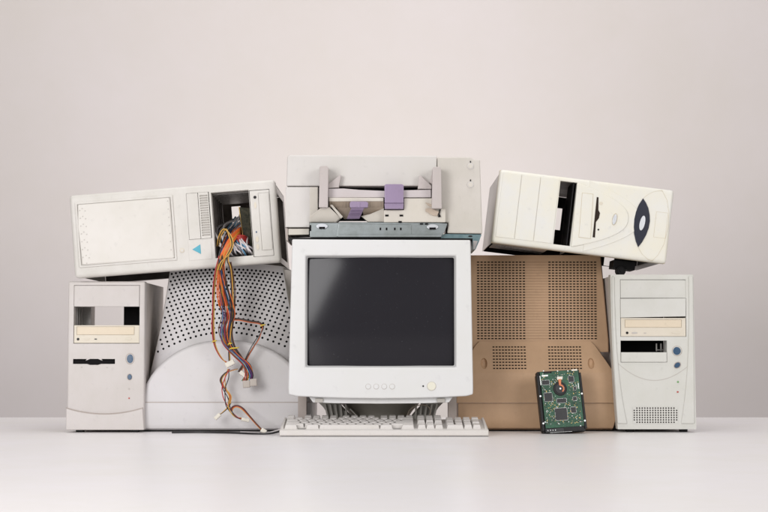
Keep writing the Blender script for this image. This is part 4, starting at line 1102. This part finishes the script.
# ================================================================== WIRE BUNDLE
f = Frame(226, 262, -.075)
f.thing('wire_bundle', 'tangle of coloured power wires hanging from the upper left case', 'cables')
def wp(seq): return [W(x, y, Y)-f.o for x, y, Y in seq]
ins = [(240, 226, .06), (233, 233, .0), (226, 246, -.055), (222, 258, -.083)]
main = [(221.5, 268, -.084), (223, 282, -.07), (226.5, 300, -.058), (228.5, 316, -.05), (225, 330, -.042), (226.5, 343, -.038), (236, 355, -.034), (245.5, 364, -.03), (249, 374, -.028), (247, 381, -.026)]
cols = ['w_orange', 'w_red', 'w_orange', 'w_yellow', 'w_blue', 'w_green', 'w_purple', 'w_black', 'w_red', 'w_orange', 'w_white', 'w_sky', 'w_black', 'w_red', 'w_black', 'w_orange', 'w_brown', 'w_black', 'w_green', 'w_purple']
rnd = random.Random(3)
for i, cn in enumerate(cols):
    ang = i*2.4; rr = 1.0+3.2*math.sqrt((i+.5)/len(cols)); pts = []
    seq = ins+main
    for k, (x, y, Y) in enumerate(seq):
        a = ang+k*.30+rnd.uniform(-.15, .15); sp_ = [2.3, 1.8, 1.3, 1.1, 1.0, 1.15, 1.5, 1.7, 1.6, 1.1, 1.0, 1.05, 1.0, 1.3][k]
        rr_ = rr*sp_*(.9 if k < 12 else 1)
        pts.append((x+math.cos(a)*rr_*(1 if k < 12 else 1.1)+rnd.uniform(-1.0, 1.0), y+(math.sin(a)*1.2 if k < 3 else 0), Y+math.sin(a)*.0032*min(rr, 3.4)/2))
    TB('wire', cn, f.root, wp(pts), .00108, 8)
# inside the case: pale ribbon and bulky loops
for i in range(22):
    x = 221+i*1.25; a = rnd.uniform(0, 6.3)
    TB('wire', ['w_white', 'w_white', 'w_sky', 'w_grey', 'w_white', 'w_white'][i % 6], f.root, wp([(x+12, 214+rnd.uniform(-2, 8), .12), (x+7*math.cos(a), 229+rnd.uniform(-4, 3), .05), (x+rnd.uniform(-6, 3), 240+rnd.uniform(-3, 4), -.015), (x+3+rnd.uniform(-2, 6), 252+rnd.uniform(-3, 2), -.03), (x+8, 257.5, .06)]), .0021, 8)
for i in range(5):
    TB('wire', 'w_red', f.root, wp([(231+i, 241+i*1.1, -.01), (239, 235.5+i*1.5, -.02), (247+i*.4, 237+i*1.5, .0), (250, 243+i, .07)]), .0014, 8)
for i, cn in enumerate(('w_orange', 'w_orange', 'w_orange', 'w_yellow', 'w_orange', 'w_orange')):
    TB('wire', cn, f.root, wp([(248, 226+i*1.3, .05), (240, 228+i*1.2, .0), (231+i*.6, 236+i, -.035), (224+i*.9, 248, -.072), (219.5+i*1.1, 259, -.086), (218+i*1.2, 272, -.082), (217+i*1.6, 290, -.066), (219+i*1.7, 306, -.055)]), .0014, 8)
for i, cn in enumerate(('w_yellow', 'w_black', 'w_yellow')):
    o_ = i*1.0
    TB('wire', cn, f.root, wp([(217+o_, 246, -.02), (219+o_, 236, -.06), (224+o_, 229, -.07), (231-o_, 236, -.085), (233-o_, 245, -.09), (229-o_, 254, -.092), (221+o_, 262, -.094), (218+o_, 270, -.09)]), .0014, 8)
for i, cn in enumerate(('w_black', 'w_grey', 'w_black', 'w_brown')):
    TB('wire', cn, f.root, wp([(228+i, 262, -.08), (231+i*.8, 275, -.066), (232.5+i*.9+rnd.uniform(-1, 1), 292, -.052), (233+i*.6, 308, -.046), (231.5+i*.5+rnd.uniform(-1, 1), 322, -.042), (230+i*.8, 334, -.038), (232+i, 346, -.034), (239+i, 357, -.03), (246+i*.5, 368, -.026), (250, 379, -.022)]), .0011, 8)
# thin side strand on the left
for i, cn in enumerate(('w_red', 'w_brown', 'w_yellow')):
    TB('wire', cn, f.root, wp([(219+i*.8, 256, -.088), (215.5+i*.8, 270, -.085), (213+i*.9, 288, -.06), (212.5+i*.8, 310, -.045), (212+i*1.0, 330, -.036), (214.5+i*.7, 346, -.028), (221+i*.4, 358, -.022), (228, 363+i*.7, -.020)]), .0012, 8)
# strand down the middle
for i, cn in enumerate(('w_black', 'w_brown', 'w_yellow')):
    TB('wire', cn, f.root, wp([(238, 236, .0), (231, 248, -.05), (227+i*.6, 259, -.086), (229.5+i*.6, 268, -.08), (231+i*.8, 285, -.062), (231.5+i*.7, 310, -.052), (229+i*.7, 335, -.044), (228.6+i*.6, 350, -.036), (229+i*.5, 361, -.024)]), .0013, 8)
# side branch with yellow ties
for i, cn in enumerate(('w_black', 'w_brown', 'w_black', 'w_orange')):
    jx = lambda: rnd.uniform(-.9, .9)
    TB('wire', cn, f.root, wp([(218+jx(), 300+i, -.050), (223, 312+i*.8+jx(), -.046), (232, 318+i*.5+jx(), -.042), (240, 318.6+i*.6, -.034), (250, 321+i*.5+jx()*.6, -.028), (259, 322+i*.6, -.024), (263.4-i*.3, 325.5+i*.5, -.022), (262-i*.2+jx()*.4, 331, -.022), (257+i*.9+jx(), 339, -.022), (251+i*.6+jx(), 349, -.022), (243.5+i*.9+jx(), 361, -.018), (238+i, 372, -.016)]), .00105, 8)
for (x, y, Y, w_) in ((263, 325.5, -.0285, 2.4), (234, 348.5, -.042, 4.6), (230, 344, -.048, 1.8), (214.5, 341.5, -.034, 2.2)):
    p = W(x, y, Y)-f.o; bm = bmesh.new(); tube(bm, [p+Vector((-w_*.0023, 0, -.0018)), p+Vector((-w_*.0012, -.006, .0005)), p+Vector((w_*.0012, -.006, .0012)), p+Vector((w_*.0023, 0, .002))], .0014, 6)
    finish(bm, 'cable_tie', plastic('yellow_tie', (.75, .55, .04), fine=False), f.root, 0)
def connector(px, py, Y, w, h, d, roll, mat='conn', pins=4):
    p = W(px, py, Y)-f.o; mt = Matrix.Translation(p) @ Matrix.Rotation(R(roll), 4, 'Y')
    bm = bmesh.new(); box(bm, -w/2, w/2, -d/2, d/2, -h/2, h/2, 0, mt); box(bm, -w/2+.001, w/2-.001, -d/2-.0008, -d/2+.001, -h/2+.001, h/2-.004, 0, mt)
    o = finish(bm, 'connector', mat, f.root, .0009)
    bm = bmesh.new()
    for i in range(pins):
        x = -w/2+(i+.5)*w/pins; box(bm, x-w/pins*.28, x+w/pins*.28, -d/4, d/4, -h/2-.0006, -h/2+.002, 0, mt)
    finish(bm, 'socket_hole', 'w_brown', o, 0)
    return o
connector(230, 363.5, -.024, .022, .012, .009, -28)
connector(243.4, 374.3, -.024, .020, .0095, .008, 38)
# big two-row connector
for k in range(2): connector(246.5+k*7, 384+(k*-1.6), -.026, .0165, .017, .012, -4, 'conn2', 4)
# lower strand: twisted leads with three small plugs
for i, cn in enumerate(('w_yellow', 'w_black', 'w_red', 'w_black')):
    ph = i*1.57; tw = lambda k: 3.0*math.sin(ph+k*1.0); te = lambda k: .002*math.cos(ph+k)
    TB('wire', cn, f.root, wp([(228+i*.7, 369, -.022)]+[(x+tw(k)*w_, y, Y+te(k)-.004) for k, (x, y, Y, w_) in enumerate(((225, 378, -.018, 1.2), (224, 388, -.017, .8), (226.5, 398, -.017, 1.1), (228, 406, -.017, .6), (232, 413, -.018, .4), (237, 417.5, -.02, .3)))]+[(242, 418+i*.5, -.02)]), .00115, 8)
for i, cn in enumerate(('w_brown', 'w_red', 'w_yellow')):
    TB('wire', cn, f.root, wp([(238, 369, -.022), (233+i*.4, 370, -.022), (225+i*.8, 373, -.021), (220+i*.9, 380, -.02), (224+i*.6, 388, -.02), (229+i, 396, -.02), (228+i, 404, -.02)]), .00115, 8)
for i, cn in enumerate(('w_yellow', 'w_black')):
    TB('wire', cn, f.root, wp([(231, 402+i, -.02), (227+i, 408, -.02), (223+i*.6, 412, -.021), (220, 414.5, -.022)]), .0011, 8)
for i, cn in enumerate(('w_brown', 'w_black', 'w_red', 'w_yellow')):
    TB('wire', cn, f.root, wp([(231+i*.4, 411, -.02), (232+i*.5, 407+i*.4, -.024), (237, 405.3+i*.6, -.028), (243-i*.2, 408+i*.6, -.03), (250, 416+i*.6, -.045), (256, 423+i*.5, -.06), (262, 429.5+i*.4, -.075)]), .00115, 8)
connector(217.5, 416.5, -.024, .017, .0085, .006, -42)
connector(245.4, 419.8, -.026, .019, .008, .007, 12)
cn_ = connector(263.6, 431, -.082, .013, .010, .006, 32)

# ================================================================== LIGHTS
def area(name, loc, target, sx, sy, power, col=(1, 1, 1), spin=0):
    d = bpy.data.lights.new(name, 'AREA'); d.shape = 'RECTANGLE'; d.size = sx; d.size_y = sy; d.energy = power; d.color = col
    o = bpy.data.objects.new(name, d); C.objects.link(o); o.location = loc
    o.rotation_euler = ((Vector(target)-Vector(loc)).to_track_quat('-Z', 'Y').to_matrix() @ Matrix.Rotation(R(spin), 3, 'Z')).to_euler(); return o
area('softbox_key', (-1.45, -3.15, .88), (0, 0, .25), 1.15, 1.35, 50, (1, .985, .985), -24)
area('softbox_fill', (2.2, -3.3, 1.25), (0, 0, .2), 1.4, 1.4, 38, (1, .985, .985))
area('softbox_top', (0, -.3, 2.7), (0, .2, .0), 2.6, 1.4, 32, (1, .985, .985))
area('background_light', (0, .74, .20), (0, 1.75, .62), .7, .16, 6, (1, .98, .97))
area('wall_light', (0, .7, 2.7), (0, 1.75, .9), 4.2, .5, 7, (1, .97, .96))
wd = bpy.data.worlds.new('World'); S.world = wd; wd.use_nodes = True
bg = wd.node_tree.nodes['Background']; bg.inputs['Color'].default_value = (1, .98, .985, 1); bg.inputs['Strength'].default_value = .38
S.view_settings.view_transform = 'Standard'; S.view_settings.look = 'None'; S.view_settings.exposure = .10; S.view_settings.gamma = 1
S.render.engine = 'CYCLES'
